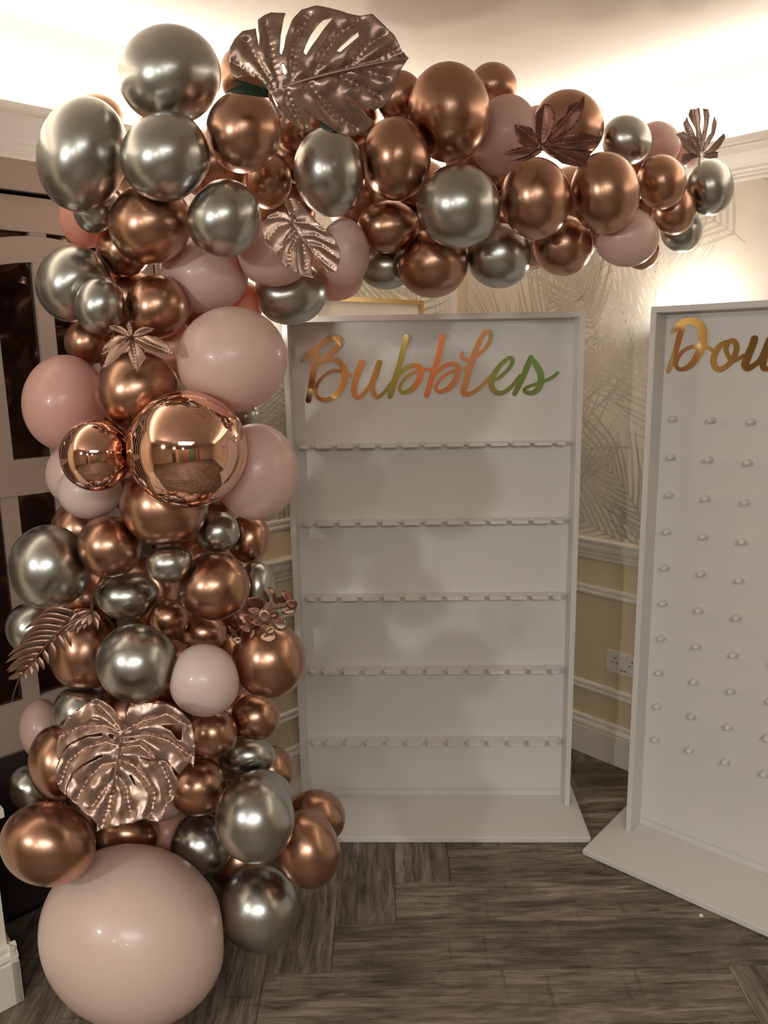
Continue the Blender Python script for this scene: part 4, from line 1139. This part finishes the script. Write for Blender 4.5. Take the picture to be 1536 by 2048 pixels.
lobed('split_leaf', 'small rose gold split leaf standing at the far right end of the arch', M['leaf'], 1.88, (0.05, -0.05), (400, 640), [
    ((210, 260), [(395, 620), (300, 460), (222, 345), (206, 270), (245, 195), (262, 250), (300, 322), (345, 430), (400, 560)]),
    ((330, 100), [(400, 600), (350, 440), (340, 330), (300, 260), (258, 180), (272, 115), (385, 96), (396, 200), (392, 315), (420, 420), (425, 520)]),
    ((460, 100), [(410, 610), (405, 480), (420, 380), (438, 300), (440, 200), (424, 98), (488, 105), (502, 180), (485, 300), (465, 420), (440, 540)]),
    ((560, 185), [(420, 610), (450, 500), (480, 420), (520, 375), (532, 280), (560, 183), (586, 265), (560, 390), (510, 480), (450, 570)]),
    ((670, 380), [(420, 620), (500, 560), (560, 490), (610, 430), (672, 378), (680, 430), (620, 530), (560, 590), (470, 622)]),
    ((130, 390), [(398, 640), (270, 610), (185, 540), (165, 440), (125, 388), (210, 368), (260, 410), (330, 500), (395, 590)]),
    ((190, 710), [(398, 645), (300, 680), (215, 740), (175, 700), (185, 620), (280, 605), (370, 615)]),
    ((600, 610), [(420, 640), (500, 605), (560, 590), (602, 590), (592, 660), (500, 672), (440, 660)])],
    1330, 200, 5.69, 0.0035, [(1398, 330, 1.97), (1399, 320, 1.92), (1400, 312, 1.88)], 2.0)
lobed('lobed_leaf_cluster', 'small rose gold six-lobed leaf cluster between copper balloons, upper column', M['frond'], 1.66, (0.0, 0.2), (640, 420), [
    ((300, 250), [(630, 415), (520, 390), (420, 340), (310, 290), (295, 245), (400, 235), (500, 255), (590, 330)]),
    ((178, 690), [(625, 425), (540, 400), (450, 390), (330, 450), (230, 550), (172, 695), (260, 665), (380, 570), (520, 500)]),
    ((195, 900), [(630, 440), (560, 490), (440, 520), (320, 600), (270, 700), (190, 905), (310, 850), (430, 760), (540, 640), (620, 520)]),
    ((732, 968), [(640, 440), (630, 560), (595, 680), (640, 800), (732, 968), (800, 850), (880, 740), (820, 620), (740, 520)]),
    ((1295, 690), [(660, 430), (760, 400), (860, 390), (1050, 420), (1190, 520), (1298, 692), (1100, 695), (900, 650), (760, 560)]),
    ((1000, 290), [(650, 415), (690, 340), (760, 290), (835, 258), (1000, 285), (930, 350), (800, 400)]),
    ((600, 160), [(640, 410), (590, 330), (565, 240), (600, 160), (635, 230), (655, 320)])],
    180, 620, 7.68, 0.004, [(265, 660, 1.76), (264, 667, 1.70), (263, 674, 1.66)], 2.2)


# --- palm frond at the left
def leaflet(name, parent, base, p0, p1, y0, y1, w, bow, m, seg=8, fold=0.35):
    a = at_y(p0[0], p0[1], y0); b = at_y(p1[0], p1[1], y1); d = b - a; L_ = np.linalg.norm(d); d /= L_
    side = np.cross(d, np.array([0, -1.0, 0])); side /= np.linalg.norm(side); nn = np.cross(side, d)
    vs = []
    for i in range(seg + 1):
        t = i / seg; ww = w * (math.sin(math.pi * min(1, 0.18 + 0.82 * t)) ** 0.8) if i < seg else 0.0002
        c = a + d * L_ * t + side * bow * L_ * math.sin(math.pi * t) * 0.5 + nn * 0.06 * L_ * math.sin(math.pi * t)
        for s in (-1, 0, 1): vs.append(c + side * ww * s - nn * (fold * ww if s == 0 else 0))
    fs = []
    for i in range(seg):
        for s in (0, 1): q = i * 3 + s; fs.append((q, q + 1, q + 4, q + 3))
    o = mesh_obj(name, np.array(vs) - base, fs, m, parent, True)
    sm = o.modifiers.new('thickness', 'SOLIDIFY'); sm.thickness = 0.0007; return o


f1 = lambda p: S2([p], 0, 1130, 5.908)[0]
YF = 1.585
base = at_y(*f1((1080, 550)), YF); t = empty('palm_frond', base)
tag(t, 'bronze palm frond drooping to the left below the large dark silver balloon', 'leaf', 'rose gold foliage of the garland')
rach = [(1200, 150, 1.74), (1120, 300, 1.70), (1085, 430, 1.64), (1070, 550, 1.59), (900, 650, 1.575), (740, 750, 1.57), (600, 885, 1.57), (480, 1030, 1.57), (370, 1155, 1.575), (250, 1310, 1.59), (185, 1450, 1.60), (140, 1612, 1.61)]
Pr = catmull([at_y(*f1(p[:2]), p[2]) for p in rach], 5)
MB().tube([p - base for p in Pr], np.linspace(0.0032, 0.0012, len(Pr)).tolist(), 7).build('stem', M['frond'], t, True)
for p0, p1, bw in [((930, 610), (560, 545), .25), ((870, 560), (440, 625), .3), ((840, 640), (360, 692), .3), ((800, 690), (285, 765), .3), ((745, 745), (280, 850), .28), ((690, 800), (230, 930), .25), ((640, 850), (180, 1010), .22), ((590, 900), (85, 1082), .18), ((530, 975), (58, 1162), .14), ((460, 1050), (75, 1252), .12), ((400, 1120), (92, 1272), .10), ((330, 1200), (180, 1290), .08), ((270, 1290), (95, 1348), .05)]:
    leaflet('leaflet', t, base, f1(p0), f1(p1), YF - 0.012, YF + 0.01, 0.0065, bw, M['frond'])
for p0, p1, bw in [((760, 740), (842, 975), -.1), ((680, 820), (765, 1022), -.15), ((590, 900), (655, 1142), -.15), ((510, 1000), (577, 1178), -.12), ((440, 1085), (527, 1242), -.12), ((400, 1140), (452, 1268), -.1), ((350, 1190), (375, 1312), -.05), ((290, 1270), (300, 1350), 0)]:
    leaflet('leaflet', t, base, f1(p0), f1(p1), YF - 0.012, YF - 0.02, 0.0058, bw, M['frond'])
for p0, p1, bw in [((1075, 560), (740, 830), .1), ((1075, 570), (830, 800), .08), ((1070, 575), (960, 715), .05), ((1080, 560), (1160, 775), -.2), ((1075, 565), (1050, 720), 0), ((1080, 555), (1190, 660), -.2), ((1060, 540), (800, 700), .2), ((1030, 600), (900, 830), .1), ((1000, 620), (990, 760), -.1)]:
    leaflet('leaflet', t, base, f1(p0), f1(p1), YF, YF - 0.015, 0.0058, bw, M['frond'])

# --- round-leaved sprig
f2 = lambda p: S2([p], 420, 1150, 6.98)[0]
YE = 1.66
base = at_y(*f2((180, 960)), YE); t = empty('eucalyptus_sprig', base)
tag(t, 'dark copper round-leaved sprig pointing right at the board edge', 'sprig', 'rose gold foliage of the garland')
st = [(120, 1000, 1.72), (350, 800, 1.66), (600, 600, 1.64), (800, 490, 1.64), (1000, 455, 1.65), (1140, 410, 1.66)]
Pr = catmull([at_y(*f2(p[:2]), p[2]) for p in st], 5)
MB().tube([p - base for p in Pr], 0.0016, 7).build('stem', M['leafdark'], t, True)
def disc_leaf(c, r, y, tx, tz, m, asp=1.0, rot=0.0):
    P0 = at_y(*f2(c), y); n = np.array([tx, -1, tz]); n /= np.linalg.norm(n)
    u = np.cross(n, Z3); u /= np.linalg.norm(u); w = np.cross(u, n); R = r / 6.98 * 1.72 / FPX
    uu = u * math.cos(rot) + w * math.sin(rot); ww = -u * math.sin(rot) + w * math.cos(rot)
    vs = [P0 - base]; fs = []
    for ring in (0.5, 1.0):
        for k in range(18):
            a = 2 * math.pi * k / 18; tip = 1 + 0.25 * max(0, math.cos(a)) ** 8
            vs.append(P0 + (uu * math.cos(a) * tip + ww * math.sin(a) * asp) * R * ring + n * (0.10 * R * ring ** 2 + 0.08 * R * abs(math.sin(a)) * ring) - base)
    for k in range(18):
        fs.append((0, 1 + k, 1 + (k + 1) % 18)); fs.append((1 + k, 19 + k, 19 + (k + 1) % 18, 1 + (k + 1) % 18))
    o = mesh_obj('leaf', vs, fs, m, t, True); sm = o.modifiers.new('thickness', 'SOLIDIFY'); sm.thickness = 0.0006
for c, r, y, tx, tz, mm, asp, rot in [((1145, 405), 78, 1.64, 0, 0.1, 'leafdark', .95, .5), ((1090, 310), 105, 1.65, .3, .3, 'leafdark', .5, .95), ((1110, 500), 100, 1.665, 0, .2, 'frond', .5, -.2), ((1000, 335), 70, 1.66, .3, -.2, 'leafdark', .8, .2),
        ((905, 330), 85, 1.65, .5, 0, 'leafdark', .4, 1.2), ((780, 300), 95, 1.65, .6, 0, 'leafdark', .35, 1.2), ((860, 240), 70, 1.68, .2, .4, 'leafdark', .6, 1.0), ((640, 390), 120, 1.67, .2, -.2, 'leafdark', .8, .6), ((765, 580), 98, 1.62, 0, .1, 'frond', .95, 1.4),
        ((880, 550), 75, 1.64, .2, .2, 'leafdark', .7, 0), ((960, 600), 85, 1.65, .1, .5, 'leafdark', .4, .4), ((990, 690), 105, 1.655, 0, .1, 'leaf', .9, .2), ((850, 770), 70, 1.62, 0, .2, 'frond', .8, -.6), ((700, 670), 120, 1.63, .2, .4, 'leafdark', .35, .2),
        ((830, 860), 120, 1.665, .1, .3, 'frond', .75, -.2), ((590, 820), 70, 1.63, .3, .2, 'frond', .35, -1.0), ((390, 915), 60, 1.63, 0, .2, 'frond', .9, 0), ((420, 680), 130, 1.66, .4, 0, 'leafdark', .3, 1.1), ((540, 620), 110, 1.65, .3, .2, 'leafdark', .45, .9), ((330, 800), 110, 1.66, .3, 0, 'leafdark', .3, 1.0), ((500, 750), 90, 1.64, .1, .4, 'leafdark', .4, .5), ((640, 500), 100, 1.66, .2, .4, 'leafdark', .5, .3)]:
    disc_leaf(c, r, y, tx, tz, M[mm], asp, rot)

# --- green leaves under the big top leaf
f3 = lambda p: S2([p], 430, 0, 3.657)[0]
base = at_y(*f3((390, 680)), 1.66); t = empty('green_leaf', base)
tag(t, 'dark green artificial leaf pair under the stem of the big top monstera leaf', 'leaf')
for p0, p1, w in [((395, 690), (350, 505), 0.013), ((400, 690), (85, 668), 0.010), ((330, 680), (120, 590), 0.005)]:
    leaflet('leaflet', t, base, f3(p0), f3(p1), 1.63, 1.62, w, 0.1, M['green'])
base = at_y(*f3((820, 930)), 1.66); t = empty('green_leaf', base)
tag(t, 'dark green leaf tip showing under the right side of the big top monstera leaf', 'leaf')
leaflet('leaflet', t, base, f3((760, 900)), f3((955, 975)), 1.64, 1.62, 0.008, 0.05, M['green'])
